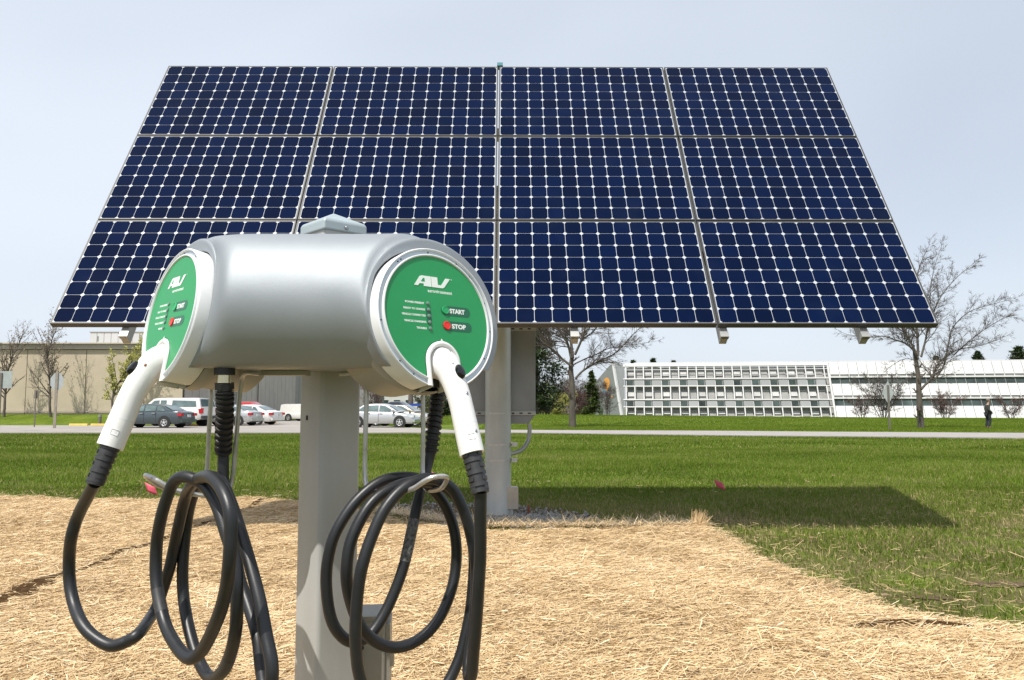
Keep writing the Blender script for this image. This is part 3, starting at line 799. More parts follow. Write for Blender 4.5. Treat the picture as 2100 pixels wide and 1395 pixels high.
def arc(cx, cy, r, a0, a1, n): return [(cx + r * math.cos(math.radians(a0 + (a1 - a0) * k / n)), cy + r * math.sin(math.radians(a0 + (a1 - a0) * k / n))) for k in range(n + 1)]
def text_mesh(txt, size, bold=0.0, spacing=1.0):
    cu = bpy.data.curves.new('lettering', 'FONT'); cu.body = txt; cu.size = size; cu.extrude = .0002; cu.offset = bold; cu.space_character = spacing
    cu.align_x = 'LEFT'; cu.align_y = 'BOTTOM'; cu.resolution_u = 3
    o = bpy.data.objects.new('tmp', cu); scene.collection.objects.link(o)
    dg = bpy.context.evaluated_depsgraph_get(); me = bpy.data.meshes.new_from_object(o.evaluated_get(dg))
    bpy.data.objects.remove(o)
    v = np.array([q.co[:] for q in me.vertices]); f = [list(p.vertices) for p in me.polygons]
    bpy.data.meshes.remove(me)
    return v, f
def put_text(mb, txt, x0, x1, y, h, C, fr, lift=.0008, bold=0.0, spacing=1.0, right=None):
    v, f = text_mesh(txt, .02, bold, spacing)
    mn, mxv = v.min(0), v.max(0)
    sx = (x1 - x0) / (mxv[0] - mn[0]); sy = h / (mxv[1] - mn[1])
    r, u, n = fr
    vs = [C + r * (x0 + (p[0] - mn[0]) * sx) + u * (y - h / 2 + (p[1] - mn[1]) * sy) + n * (lift + (p[2]) * .5) for p in v]
    mb.add(vs, f)
def make_unit(C, fr, which, label):
    r, u, n = fr
    # ring with its deep side wall, open where the holster legs reach the rim
    g0_, g1_ = math.radians(-90 + 18.2), math.radians(270 - 18.2)
    mb = MB(); mb.lathe([(.1500, -.058), (.1522, -.050), (.1525, -.004), (.1515, -.0012), (.1500, 0), (.1485, -.0006), (.1475, -.0055)], C, r, u, n, 96, g0_, g1_)
    mb.lathe([(.1395, -.0055), (.1385, .0005), (.1370, .0012), (.1352, .0008), (.1340, -.0022)], C, r, u, n, 96, g0_, g1_)
    unit = mb.build('charging_unit', M['ring'], stn, label=label)
    MB().lathe([(.1478, -.0050), (.1392, -.0050)], C, r, u, n, 96, g0_, g1_).build('ring_channel', M['trough'], unit)
    mb = MB()
    for a in (62, 93, 124, 128, 186, 222, 238, 352, 18, 325, 45):
        p = C + r * .1436 * math.cos(math.radians(a)) + u * .1436 * math.sin(math.radians(a))
        mb.lathe([(0, -.0040), (.0016, -.0040), (.0016, -.0060)], p, r, u, n, 8)
    mb.build('ring_screws', M['hole'], unit)
    # body behind the ring, seen from below
    mb = MB().lathe([(.146, -.0585), (.149, -.063), (.149, -.085), (.140, -.10), (.132, -.195), (.12, -.205), (0, -.206)], C, r, u, n, 64)
    mb.build('unit_body', M['housing'], unit)
    MB().lathe([(.1495, -.056), (.1495, -.0595)], C, r, u, n, 64).build('seam', M['hole'], unit)
    # green face
    AX, AY, AO, AI = .0, -.0955, .0445, .0335
    poly = []
    a_l = math.degrees(math.asin(AO / .1338))
    poly += arc(0, 0, .1338, -90 + a_l + .5, 270 - a_l - .5, 90)
    poly += [(AX - AO - .002, AY)] + arc(AX, AY, AO + .002, 180, 0, 24)
    face = MB().prism(poly, -.0032, -.0020, C, r, u, n).build('face_label', M['green'], unit)
    # thin dark outline
    o1 = arc(AX, AY, AO + .0021, 180, 0, 24)
    mb = MB()
    oa = [(AX - AO - .0021, -.126)] + o1 + [(AX + AO + .0021, -.126)]; ob = [(AX - AO - .0002, -.126)] + arc(AX, AY, AO + .0002, 180, 0, 24) + [(AX + AO + .0002, -.126)]
    for k in range(len(oa) - 1):
        mb.add([C + r * q[0] + u * q[1] + n * (-.0017) for q in (oa[k], oa[k + 1], ob[k + 1], ob[k])], [(0, 1, 2, 3)])
    mb.build('label_outline', M['dgreen'], unit, fixn=False)
    # holster: raised inverted U with a recess
    mb = MB()
    def U(R_, yb=-.1375): return [(AX - R_, yb)] + arc(AX, AY, R_, 180, 0, 24) + [(AX + R_, yb)]
    prof = [(AO, -.006), (AO, .0005), (AO - .0035, .0035), (AI + .003, .0035), (AI, -.001), (AI - .004, -.030), (AI - .007, -.062)]
    rg = []
    for R_, h in prof:
        yb = -math.sqrt(max(.1525 ** 2 - R_ ** 2, 0)) + .001
        rg.append([C + r * x + u * y + n * h for x, y in U(R_, yb)])
    mb.loft(rg, False, True, closed=False)
    # small point at the apex
    mb.add([C + u * (AY + AO - .001) - r * .004 + n * .0012, C + u * (AY + AO + .0055) + n * .0005, C + u * (AY + AO - .001) + r * .004 + n * .0012], [(0, 1, 2)])
    mb.build('holster', M['white'], unit, angle=60)
    bk = [C + r * x + u * y - n * .055 for x, y in U(AI - .004)]
    MB().add(bk, [tuple(range(len(bk)))]).build('holster_back', M['hole'], unit, fixn=False)
    # dark upper slot where the plug nose enters
    # logo
    mb = MB()
    def lg(pts, h=.0006):
        mb.prism([(x, y) for x, y in pts], -.0019, -.0019 + h, C, r, u, n)
    y0, y1 = .0660, .0888
    # slanted A
    lg([(-.0551, y0), (-.0455, y0), (-.0405, y0 + .0052), (-.0300, y0 + .0052), (-.0300, y0), (-.0100, y0), (-.0100, y1), (-.0345, y1), (-.0385, y1 - .0018)])
    # cut of the A is overprinted in label green
    mb2 = MB(); mb2.prism([(-.0372, y0 + .0098), (-.0270, y0 + .0098), (-.0270, y1 - .0050), (-.0310, y1 - .0055)], -.0012, -.0010, C, r, u, n)
    pass
    lg([(-.0085, y0 + .0), (.0195, y0 + .0), (.0240, y0 + .002), (.0421, y1), (.0300, y1), (.0165, y0 + .0062), (.0075, y0 + .0062), (.0075, y1), (-.0085, y1)])
    mb.build('logo', M['print'], unit, fixn=False); mb = MB()
    put_text(mb, 'aerovironment', -.0210, .0440, .0572, .0070, C, fr, -.0019, .0005, 1.12)
    put_text(mb, 'TM', .0440, .0480, .0878, .0022, C, fr, -.0019)
    for t, x0, x1, y in (('POWER PRESENT', -.082, -.0337, .0282), ('READY TO CHARGE', -.0875, -.0333, .0148), ('VEHICLE CONNECTED', -.0935, -.0330, .0017), ('VEHICLE CHARGING', -.0890, -.0333, -.0120), ('TROUBLE', -.0596, -.0338, -.0254)):
        put_text(mb, t, x0, x1, y, .0044, C, fr, -.0019, .0007)
    mb.build('lettering', M['print'], unit, fixn=False)
    mb2.build('logo_cut', M['green'], unit, fixn=False)
    mb = MB()
    for yy in (.0172, -.0163):
        mb.prism(arc(.0195, yy, .0108, 90, 270, 12) + arc(.078, yy, .0108, -90, 90, 12), -.0020, -.0016, C, r, u, n)
    mb.prism(arc(-.0249, .0149, .0060, 0, 180, 8) + arc(-.0249, -.0118, .0060, 180, 360, 8), -.0020, -.0016, C, r, u, n)
    mb.build('dark_field', M['dgreen'], unit)
    mb = MB(); put_text(mb, 'START', .0317, .0735, .0172, .0105, C, fr, -.0014, .0009); put_text(mb, 'STOP', .0335, .0722, -.0163, .0105, C, fr, -.0014, .0009)
    mb.build('button_lettering', M['print'], unit, fixn=False)
    for nm, yy, mt in (('start_button', .0180, M['btn_green']), ('stop_button', -.0155, M['red'])):
        p = C + r * .0200 + u * yy
        MB().lathe([(.0092, -.0016), (.0090, .0004), (.0078, .0010), (.0068, .0002), (0, .0004)], p, r, u, n, 24).build(nm, mt, unit)
    for k in range(5):
        p = C + r * (-.0249) + u * (.0285 - k * .0135)
        MB().lathe([(.0042, -.0018), (.0040, -.0002), (.0026, .0006), (0, .0008)], p, r, u, n, 16).build('indicator_light', M['led'], unit)
    units[which] = unit
    return unit
make_unit(CR, RF, 'R', 'green faced unit facing right')
make_unit(CL, LF, 'L', 'green faced unit facing left in full sun')

# hooks, glands, connectors, cables
def hook(Bx, By, yaw, tipL, zt, zb, offs):
    """offs: (bottom, top) sideways offset of the two legs"""
    d = np.array([math.sin(yaw), -math.cos(yaw), 0]); q = np.array([math.cos(yaw), math.sin(yaw), 0])
    B = np.array([Bx, By, 0.]); path = []
    for (ob_, ot) in offs:
        s = -1 if ob_ < 0 else 1
        path.append([B + q * (ot + s * .07) + [0, .03, zt], B + q * (ot + s * .02) + [0, 0, zt], B + q * ot + [0, 0, zt - .028], B + q * (ob_ + ot) / 2 + [0, 0, (zt + zb) / 2], B + q * ob_ + [0, 0, zb + .04],
               B + q * ob_ * .97 + d * .012 + [0, 0, zb + .008], B + q * ob_ * .86 + d * .045 + [0, 0, zb], B + q * ob_ * .55 + d * (tipL * .7) + [0, 0, zb + .014], B + q * ob_ * .36 + d * (tipL * .93) + [0, 0, zb + .036]])
    full = path[0] + [B + d * tipL + q * (-.012) + [0, 0, zb + .044], B + d * tipL + q * .012 + [0, 0, zb + .044]] + path[1][::-1]
    MB().tube(smoothpath(full, 6), .0052, 10).build('cable_hook', M['chrome'], stn)
HL = dict(B=np.array([-.665, 1.80, 0]), yaw=math.radians(-47.5)); HR = dict(B=np.array([-.267, 1.80, 0]), yaw=math.radians(36))
hook(-.665, 1.80, HL['yaw'], .150, 1.022, .760, ((-.06, -.048), (.085, .112)))
hook(-.262, 1.78, HR['yaw'], .195, 1.022, .765, ((-.072, -.072), (.072, .072)))

def swept(label, H, units_fr, C, gl_px, pts, plug, seed, group='charging cables hung in coils on the hooks'):
    """pts: list of (px,py,t): photo position and distance t out along the hook"""
    d = np.array([math.sin(H['yaw']), -math.cos(H['yaw']), 0]); r, u, n = units_fr
    cb = thing('charging_cable', label, 'cable', (H['B'][0], H['B'][1], 0), group)
    pe = C - u * .368 + n * .069; dt = float(np.dot(pe - H['B'], d)) - pts[-1][2]; npt = len(pts)
    pts = [(a_, b_, t_ + dt * max(0, 1 - (npt - 1 - i_) / 12.) ** 1.3) for i_, (a_, b_, t_) in enumerate(pts)]
    W_ = [on_plane(px, py, H['B'] + d * t, d) for px, py, t in pts]; W_[-1] = pe
    # plug, in the vertical plane of the unit's normal
    pl = [C + r * x + u * y + n * z for x, y, z in plug['path']]
    ps = smoothpath(pl, 6); rs = np.interp(np.linspace(0, 1, len(ps)), np.linspace(0, 1, len(plug['rad'])), plug['rad'])
    rs2 = np.interp(np.linspace(0, 1, len(ps)), np.linspace(0, 1, len(plug['rad2'])), plug['rad2'])
    con = MB().tube(ps, [(a, b) for a, b in zip(rs2, rs)], 28, flat=u).build('connector', M['white'], cb)
    end = ps[-1]; dirn = ps[-1] - ps[-3]; dirn /= np.linalg.norm(dirn)
    # strain relief between connector end and cable start
    nxt = W_[-1]
    sl = smoothpath([end - dirn * .01, end + dirn * .03, nxt * .7 + (end + dirn * .05) * .3, nxt], 8)
    MB().tube(sl, list(np.linspace(.0185, .0145, len(sl))), 20).build('strain_relief', M['sleeve'], cb)
    mb = MB(); L_ = len(sl)
    for k in range(1, 10):
        f = k / 10 * (L_ - 1); i = int(f); p = sl[i] + (sl[min(i + 1, L_ - 1)] - sl[i]) * (f - i)
        t = sl[min(i + 1, L_ - 1)] - sl[i]; t /= np.linalg.norm(t)
        rr_ = .0205 - .0038 * k / 10
        x = np.cross(t, r); x /= np.linalg.norm(x); y = np.cross(t, x)
        ph = (k % 2) * 1.2
        mb.lathe([(rr_ - .004, -.0045), (rr_, -.0035), (rr_, .0035), (rr_ - .004, .0045)], p, x, y, t, 24, ph, ph + 5.2, cap=True)
    mb.build('ribs', M['sleeve'], cb)
    # cable
    path = smoothpath(W_ , 10)
    MB().tube(path, .0122, 18).build('cable', M['cable'], cb)
    # black gland and corrugated sleeve under the unit
    g = gl_px; d0 = H['B'] + d * g[0][2]
    gp = [on_plane(px, py, H['B'] + d * t, d) for px, py, t in g]
    MB().tube([gp[0], gp[0] * .5 + gp[1] * .5 ], .021, 20).build('gland_nut', M['black'], cb)
    MB().tube([gp[0] * .5 + gp[1] * .5, gp[1]], .0155, 20).build('gland_collar', M['brass'], cb)
    MB().tube([gp[1], gp[1] * .55 + gp[2] * .45], .0205, 8, smooth=False).build('gland_nut', M['black'], cb)
    sl = smoothpath([gp[1] * .55 + gp[2] * .45] + gp[2:], 8); nn = 150; ss = []; rr2 = []
    for k in range(nn):
        f = k / (nn - 1) * (len(sl) - 1); i = min(int(f), len(sl) - 2); ss.append(sl[i] + (sl[i + 1] - sl[i]) * (f - i))
        rr2.append(.0172 - .0012 * k / nn + .0022 * (1 if math.sin(k / nn * 2 * math.pi * 14) > 0 else -1))
    MB().tube(ss, rr2, 20).build('corrugated_sleeve', M['black'], cb)
    # release button on the outer side of the bend
    b = plug['btn']; bc = C + r * b[0] + u * b[1] + n * b[2]
    bd = np.array(b[3][0] * r + b[3][1] * u + b[3][2] * n); bd /= np.linalg.norm(bd)
    ax = np.cross(bd, r); ax /= np.linalg.norm(ax)
    rg = []
    for (s, h) in ((1.0, -.012), (1.0, .003), (.85, .0065), (.5, .0085)):
        rg.append([bc + r * .0095 * s * math.cos(a) + ax * .0165 * s * math.sin(a) + bd * h for a in [2 * math.pi * k / 20 for k in range(20)]])
    MB().loft(rg).build('release_button', M['gloss'], con)
    # moulded marks on the handle
    mb = MB()
    if plug['side'] > 0: marks = ((.30, .05, .0028), (.44, -.35, .0026), (.50, .02, .0040), (.68, .02, .0040), (.90, .02, .0040))
    else: marks = ((.47, .95, .0034),)
    for fpos, sa_, sz in marks:
        i = int(fpos * (len(ps) - 1)); t = ps[i + 1] - ps[i]; t /= np.linalg.norm(t); o_ = np.cross(r, t); o_ /= np.linalg.norm(o_)
        if np.dot(o_, n) < 0: o_ = -o_
        dr = o_ * math.cos(sa_) + r * math.sin(sa_)
        q = ps[i] + (o_ * rs[i] * math.cos(sa_) + r * rs2[i] * math.sin(sa_))
        e1 = np.cross(dr, t); e1 /= np.linalg.norm(e1)
        mb.lathe([(sz, .0000), (sz * .9, .0009), (0, .0009)], q, t, e1 * .7, dr, 12)
    mb.build('screw_recess', M['screw'] if plug['side'] > 0 else M['rust'], con, fixn=False)
    # moulded slot and parting line near the cable end of the handle
    i = int(.93 * (len(ps) - 1)); t = ps[i] - ps[i - 1]; t /= np.linalg.norm(t); o_ = np.cross(r, t); o_ /= np.linalg.norm(o_)
    if np.dot(o_, n) < 0: o_ = -o_
    sl_ = MB(); a0_ = 1.2 if plug['side'] < 0 else -.5
    for da, dl, la, ll in ((-.28, 0, .0012, .011), (.28, 0, .0012, .011), (0, -.0055, .012, .0012), (0, .0055, .012, .0012)):
        aa = a0_ + da; c_ = ps[i] + o_ * rs[i] * math.cos(aa) * 1.003 + r * rs2[i] * math.sin(aa) * 1.003 + t * dl
        nrm = o_ * math.cos(aa) + r * math.sin(aa); e1 = np.cross(nrm, t); e1 /= np.linalg.norm(e1)
        sl_.prism([(-la / 2, -ll / 2), (la / 2, -ll / 2), (la / 2, ll / 2), (-la / 2, ll / 2)], -.0005, .0005, c_, e1, t, nrm)
    sl_.build('moulded_slot', M['ring'], con, fixn=False)
    MB().lathe([(1, -.0012), (1.012, 0), (1, .0012)], ps[i - 3], o_ * rs[i - 3], r * rs2[i - 3], t, 28).build('parting_line', M['ring'], con)
    if plug['side'] > 0:
        k0 = int(3.6 * 10); MB().tube(path[k0:k0 + 14], .0126, 18).build('worn_tape', pm('scuffed_tape', (.20, .20, .20), .55, 0, 0, 160, .2, 300, col2=(.02, .02, .02)), cb)
    else:
        for k0 in (392, 262): MB().tube(path[k0:k0 + 7], .0126, 18).build('tape_band', M['sleeve'], cb)
    return cb

plugL = dict(path=[(0, -.093, -.045), (0, -.095, -.015), (0, -.108, .006), (0, -.135, .022), (0, -.178, .037), (0, -.235, .047), (0, -.293, .057)],
             rad=[.028, .031, .034, .033, .031, .028, .0265, .0255, .025, .0255, .026, .0262], rad2=[.024, .0265, .029, .029, .027, .0245, .0235, .023, .0225, .023, .0235, .0235],
             btn=(0, -.126, .0475, (0, .45, .9)), side=-1)
plugR = dict(plugL); plugR['side'] = 1
Lpts = [(458, 925, .02), (458, 1000, .02), (464, 1045, .025), (477, 1110, .03), (491, 1186, .03), (510, 1242, .03), (528, 1304, .035), (536, 1370, .04), (545, 1420, .045), (556, 1405, .05),
        (557, 1360, .05), (546, 1304, .05), (532, 1230, .05), (513, 1157, .05), (491, 1083, .05), (473, 1030, .05), (455, 990, .05), (432, 977, .055), (412, 985, .06),
        (397, 1012, .06), (384, 1064, .06), (375, 1157, .065), (377, 1230, .065), (391, 1304, .07), (410, 1360, .07), (432, 1390, .07), (456, 1378, .07), (473, 1341, .07), (484, 1286, .075), (486, 1212, .08),
        (481, 1150, .08), (464, 1095, .085), (444, 1035, .09), (418, 995, .10), (382, 978, .12), (358, 987, .13), (343, 1020, .135), (330, 1064, .14), (321, 1120, .14), (321, 1194, .14), (336, 1271, .14), (358, 1319, .14), (388, 1350, .135), (417, 1330, .125),
        (447, 1267, .125), (463, 1212, .125), (470, 1157, .13), (473, 1100, .13), (471, 1046, .13), (454, 1002, .13), (430, 978, .125), (404, 984, .105), (386, 1006, .09), (375, 1040, .085),
        (366, 1080, .085), (357, 1123, .085), (348, 1164, .09), (336, 1203, .095), (321, 1245, .105), (309, 1266, .12), (286, 1298, .17), (259, 1316, .19), (226, 1324, .21), (190, 1304, .23), (167, 1277, .24), (152, 1240, .24),
        (143, 1195, .24), (142, 1144, .24), (147, 1099, .24), (162, 1054, .23), (181, 1003, .222)]
Rpts = [(884, 925, .0), (878, 950, .0), (868, 985, .01), (857, 1030, .02), (844, 1090, .03), (829, 1157, .03), (810, 1212, .03), (785, 1265, .03), (757, 1303, .03), (725, 1317, .035), (696, 1300, .04), (677, 1262, .04), (669, 1194, .04), (675, 1135, .045),
        (692, 1085, .05), (729, 1030, .055), (777, 990, .06), (822, 979, .065), (866, 986, .07), (903, 1022, .07), (925, 1065, .07), (935, 1111, .075), (935, 1161, .075), (925, 1212, .08), (903, 1264, .08), (873, 1301, .08),
        (836, 1323, .08), (799, 1327, .08), (765, 1312, .085), (740, 1285, .09), (723, 1245, .09), (713, 1205, .095), (711, 1168, .10), (718, 1116, .10), (740, 1065, .10), (766, 1028, .10), (799, 1004, .10), (842, 989, .10), (890, 990, .105),
        (925, 1008, .11), (947, 1040, .115), (964, 1087, .12), (972, 1150, .12), (966, 1240, .12), (954, 1305, .12), (938, 1360, .12), (905, 1420, .12), (850, 1460, .12), (790, 1450, .125), (752, 1420, .13), (736, 1380, .13), (730, 1330, .135), (729, 1286, .14), (734, 1212, .145), (744, 1157, .15),
        (762, 1102, .15), (788, 1046, .15), (822, 1006, .15), (858, 985, .15), (895, 983, .15), (928, 1004, .152), (950, 1045, .16), (966, 1100, .165), (976, 1165, .17), (975, 1240, .17), (968, 1310, .17), (961, 1360, .175), (961, 1385, .185), (967, 1384, .198), (971, 1340, .20), (976, 1286, .202), (981, 1212, .205), (985, 1139, .205), (985, 1065, .205), (983, 1010, .20)]
cL = swept('black charging cable with white connector plugged into the sunlit left unit', HL, LF, CL, [(461, 753, .055), (460, 786, .055), (461, 812, .052), (461, 850, .045), (459, 890, .035), (458, 930, .02)], Lpts, plugL, 1)
cR = swept('black charging cable with white connector plugged into the right unit', HR, RF, CR, [(903, 757, -.02), (900, 785, -.02), (897, 812, -.015), (893, 850, -.01), (888, 890, .0), (883, 930, .0)], Rpts, plugR, 2)

# grey electrical box low on the back of the post
eb = (-.375, 1.985, .295)
RB = Matrix.Rotation(math.radians(6), 3, 'Z')
box = bevel(MB().box(eb, (.135, .11, .30), R=RB).build('electrical_box', M['boxgrey'], stn), .005, 2)
def ebp(x, y, z): return np.array(eb) + np.array(RB @ Vector((x, y, z)))
MB().box(ebp(0, .0, .153), (.145, .12, .010), R=RB).build('box_rim', M['boxgrey'], box)
MB().box(ebp(.073, .01, .0), (.010, .115, .27), R=RB).build('box_lid', M['boxgrey'], box)
for z in (-.07, .045):
    MB().box(ebp(.081, .0, z), (.012, .035, .035), R=RB).build('latch', M['boxsteel'], box)
for p in ((.03, .125), (.042, -.04)):
    MB().lathe([(0, .002), (.004, .002), (.005, 0)], ebp(p[0], -.0555, p[1]), np.array(RB @ Vector((1, 0, 0))), np.array([0, 0, 1.]), np.array(RB @ Vector((0, -1, 0))), 12).build('rivet', M['print'], box)
MB().lathe([(0, .001), (.004, .001), (.006, 0)], ebp(.012, -.0555, .085), np.array(RB @ Vector((1, 0, 0))), np.array([0, 0, 1.]), np.array(RB @ Vector((0, -1, 0))), 12).build('knockout', M['hole'], box)
MB().tube([ebp(-.02, 0, -.15), (eb[0] - .02, eb[1], -.02)], .02, 12).build('box_conduit', M['galv'], box)

# marker flags
def flag(px, py, label, tilt, size, yaw=0.):
    g = ground_pt(px, py + 16)
    t = thing('marker_flag', label, 'flag', g, 'pink marker flags in the grass')
    tp_ = g + np.array([math.sin(tilt) * .16, 0, .16 * math.cos(tilt)])
    MB().tube([g, tp_], .0018, 5).build('wire', M['screw'], t)
    d = np.array([math.cos(yaw), math.sin(yaw), -.45]); d /= np.linalg.norm(d); e = np.array([.35, 0, -1.]); e /= np.linalg.norm(e)
    nn = np.cross(d, e); nn /= np.linalg.norm(nn)
    vs = []
    for i in range(5):
        for j in range(4): vs.append(tp_ + d * size * 1.25 * i / 4 + e * size * j / 3 + nn * .008 * math.sin(i * 1.6 + j))
    mb = MB().add(vs, [(i * 4 + j, (i + 1) * 4 + j, (i + 1) * 4 + j + 1, i * 4 + j + 1) for i in range(4) for j in range(3)], True)
    o = mb.build('flag_sheet', M['pink'], t, fixn=False)
    m = o.modifiers.new('thick', 'SOLIDIFY'); m.thickness = .0006
flag(1462, 997, 'small pink marker flag at the back edge of the panel shadow', .1, .085)
flag(890, 978, 'small pink marker flag just above the right hook', -.2, .08)
flag(286, 1003, 'faded pink marker flag leaning low beyond the left hook', .3, .10)

#@@PART2
# ------------------------------------------------------------ buildings on the left
def seg_panels(name, mat, parent, x0, x1, y, z0, z1, nseg, gap=.035, th=.06, bounds=None):
    xsb = bounds if bounds else [x0 + (x1 - x0) * k / nseg for k in range(nseg + 1)]
    for a, b in zip(xsb[:-1], xsb[1:]):
        MB().box(((a + b) / 2, y, (z0 + z1) / 2), (b - a - gap, th, z1 - z0)).build(name, mat, parent)
BX1 = -25.8
wh = thing('warehouse', 'long low beige building with a dark flat parapet behind the bare trees', 'building', (-60, 62, .3))
MB().box((-62.9, 87.1, 3.0), (74.0, 50.0, 5.6)).build('wall_core', M['parapet'], wh)
bnd = [-100, -95.4]
while bnd[-1] < -26: bnd.append(bnd[-1] + 4.65)
bnd = [b for b in bnd if b < -27] + [BX1]
off = (at(176, 800, 62)[0]) - min(bnd, key=lambda b: abs(b - at(176, 800, 62)[0]))
bnd = [b + off if b != BX1 else b for b in bnd]
seg_panels('wall_panel', M['beige'], wh, 0, 0, 62.03, .15, 5.45, 0, bounds=bnd, gap=.05)
MB().box((-63, 61.93, 5.70), (74.6, .30, .38)).build('parapet', M['parapet'], wh)
MB().box((-63, 61.85, 5.93), (74.8, .5, .09)).build('parapet_cap', M['beige'], wh)
MB().box((-63, 61.90, .62), (74.2, .06, .07)).build('base_strip', M['parapet'], wh)  # narrow strip along the wall foot, in the parapet colour
# shaded right-hand side with ribbed panels
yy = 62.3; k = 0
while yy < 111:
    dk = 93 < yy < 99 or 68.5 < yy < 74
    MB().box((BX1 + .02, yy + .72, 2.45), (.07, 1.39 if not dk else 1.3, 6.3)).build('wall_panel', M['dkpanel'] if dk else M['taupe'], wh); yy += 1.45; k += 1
MB().tube([(BX1 + .15, 80, -.6), (BX1 + .15, 80, 5.5)], .05, 6).build('downpipe', M['signp'], wh)
MB().tube([(BX1 + .15, 86, -.6), (BX1 + .15, 86, 2.6)], .03, 6).build('pipe', M['galv'], wh)
MB().box((BX1 + .1, 77, 3.4), (.2, .2, .25)).build('wall_lamp', M['bwhite'], wh)
ph = thing('rooftop_unit', 'white ribbed rooftop plant room above the beige building', 'building', (-37, 79, 6))
px0, px1 = atY(185, 690, 79)[0], atY(330, 690, 79)[0]
MB().box(((px0 + px1) / 2, 81, 7.2), (px1 - px0, 4, 2.6)).build('body', M['bwhite'], ph)
for k in range(10):
    MB().box((px0 + (k + .5) * (px1 - px0) / 10, 78.97, 7.3), ((px1 - px0) / 10 - .05, .05, 2.2)).build('panel', M['bwhite'], ph)
MB().box(((px0 + px1) / 2, 78.95, 8.46), (px1 - px0 + .1, .12, .08)).build('trim', M['parapet'], ph)
MB().box((px0 + .8, 78.93, 7.8), (.12, .06, .5)).build('vent', M['dkpanel'], ph)
# dark ribbed hall closing the car park
hall = thing('industrial_hall', 'dark ribbed industrial hall at the far end of the car park behind the grey post', 'building', (-30, 112, -.8))
x = BX1 - 8
MB().box((-26.6, 116.3, 3.2), (14.4, 8, 8.4)).build('wall_core', M['dkpanel'], hall)
while x < -19.6:
    MB().box((x + .6, 112.2, 3.0), (1.1, .1, 8.0)).build('wall_panel', M['dkpanel'], hall); x += 1.2
wb = thing('white_building', 'white building with dark windows half hidden by trees beyond the parked silver saloon', 'building', (-22, 138, -.8))
x0, x1 = atY(752, 800, 138)[0], atY(905, 800, 138)[0]
MB().box(((x0 + x1) / 2, 142, 2.6), (x1 - x0, 8, 7.4)).build('wall', M['bwhite'], wb)
for k in range(6):
    for zz in (1.6, 4.4):
        f = MB().box((x0 + 1.2 + k * 2.05, 137.98, zz), (1.2, .08, 1.3)).build('window', M['bframe'], wb)
        MB().box((x0 + 1.2 + k * 2.05, 137.92, zz), (1.05, .06, 1.15)).build('pane', M['bglass'], f)
MB().box(((x0 + x1) / 2, 141.9, 6.4), (x1 - x0 + .6, 8.6, .25)).build('roof', M['parapet'], wb)
awn = thing('blue_awning', 'blue flat canopy behind the dark car at the right of the car park', 'canopy', (-14.5, 70, -.4))
ax0, ax1 = atY(832, 832, 70)[0], atY(866, 832, 70)[0]
MB().box(((ax0 + ax1) / 2, 70.6, 1.15), (ax1 - ax0, 1.6, .22)).build('canopy', pm('blue_canopy', (.02, .06, .32), .5), awn)
for xx in (ax0 + .1, ax1 - .1):
    MB().box((xx, 70.6, .3), (.08, .08, 1.6)).build('leg', M['signp'], awn)

# ------------------------------------------------------------ white office building on the right
AZ = math.radians(8.4)
fx = np.array([math.cos(AZ), -math.sin(AZ), 0]); fy = np.array([math.sin(AZ), math.cos(AZ), 0])
O0 = atY(1276, 848, 139.0); O0[2] = -1.2
ob = thing('office_building', 'white three-storey office building with a sloping latticed facade', 'building', O0)
SLP = .50
sd = fy * SLP + np.array([0, 0, 1.]); sl_len = np.linalg.norm(sd); sdn = sd / sl_len
fn = np.cross(fx, sdn); fn /= np.linalg.norm(fn)
if fn[1] > 0: fn = -fn
def OP(s, z, out=0.):        # s metres along the facade, world height z, out from the plane
    return O0 + fx * s + sd * (z + 1.2) + fn * out
OR = Matrix(((fx[0], sdn[0], -fn[0]), (fx[1], sdn[1], -fn[1]), (fx[2], sdn[2], -fn[2])))
def zpx(y, s): # height for photo row y at facade position s (sloped plane)
    z = 3.0
    for _ in range(8):
        p = OP(s, z); z = CZ + (835 - y) / F * p[1]
    return z
def oslab(nm, mat, s0, s1, z0, z1, out0, th, parent=None):
    c = OP((s0 + s1) / 2, (z0 + z1) / 2, out0 - th / 2)
    return MB().box(c, (s1 - s0, (z1 - z0) * sl_len, th), R=OR).build(nm, mat, parent or ob)
def spx(px, z):
    s = 20.
    for _ in range(12):
        p = OP(s, z); s += ((px - 1050) / F * p[1] - p[0]) / fx[0]
    return s
sM = 18
zr = [zpx(y, sM) for y in (746, 751, 776, 777.5, 791, 792.5, 819, 820.5, 834, 835.5)]
zt, zt2, zA0, zA1, zB0, zB1, zC0, zC1, zD0, zD1 = zr
zbot = -1.2
S0 = spx(1277, 0); S1 = spx(1703, 4); S2 = spx(2230, 4)
PITCH = 1.56
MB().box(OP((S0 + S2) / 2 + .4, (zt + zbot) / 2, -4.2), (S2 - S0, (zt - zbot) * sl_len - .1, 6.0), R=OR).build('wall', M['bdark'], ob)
bayx = []; s = S0 + .55
while s < S1: bayx.append(s); s += PITCH
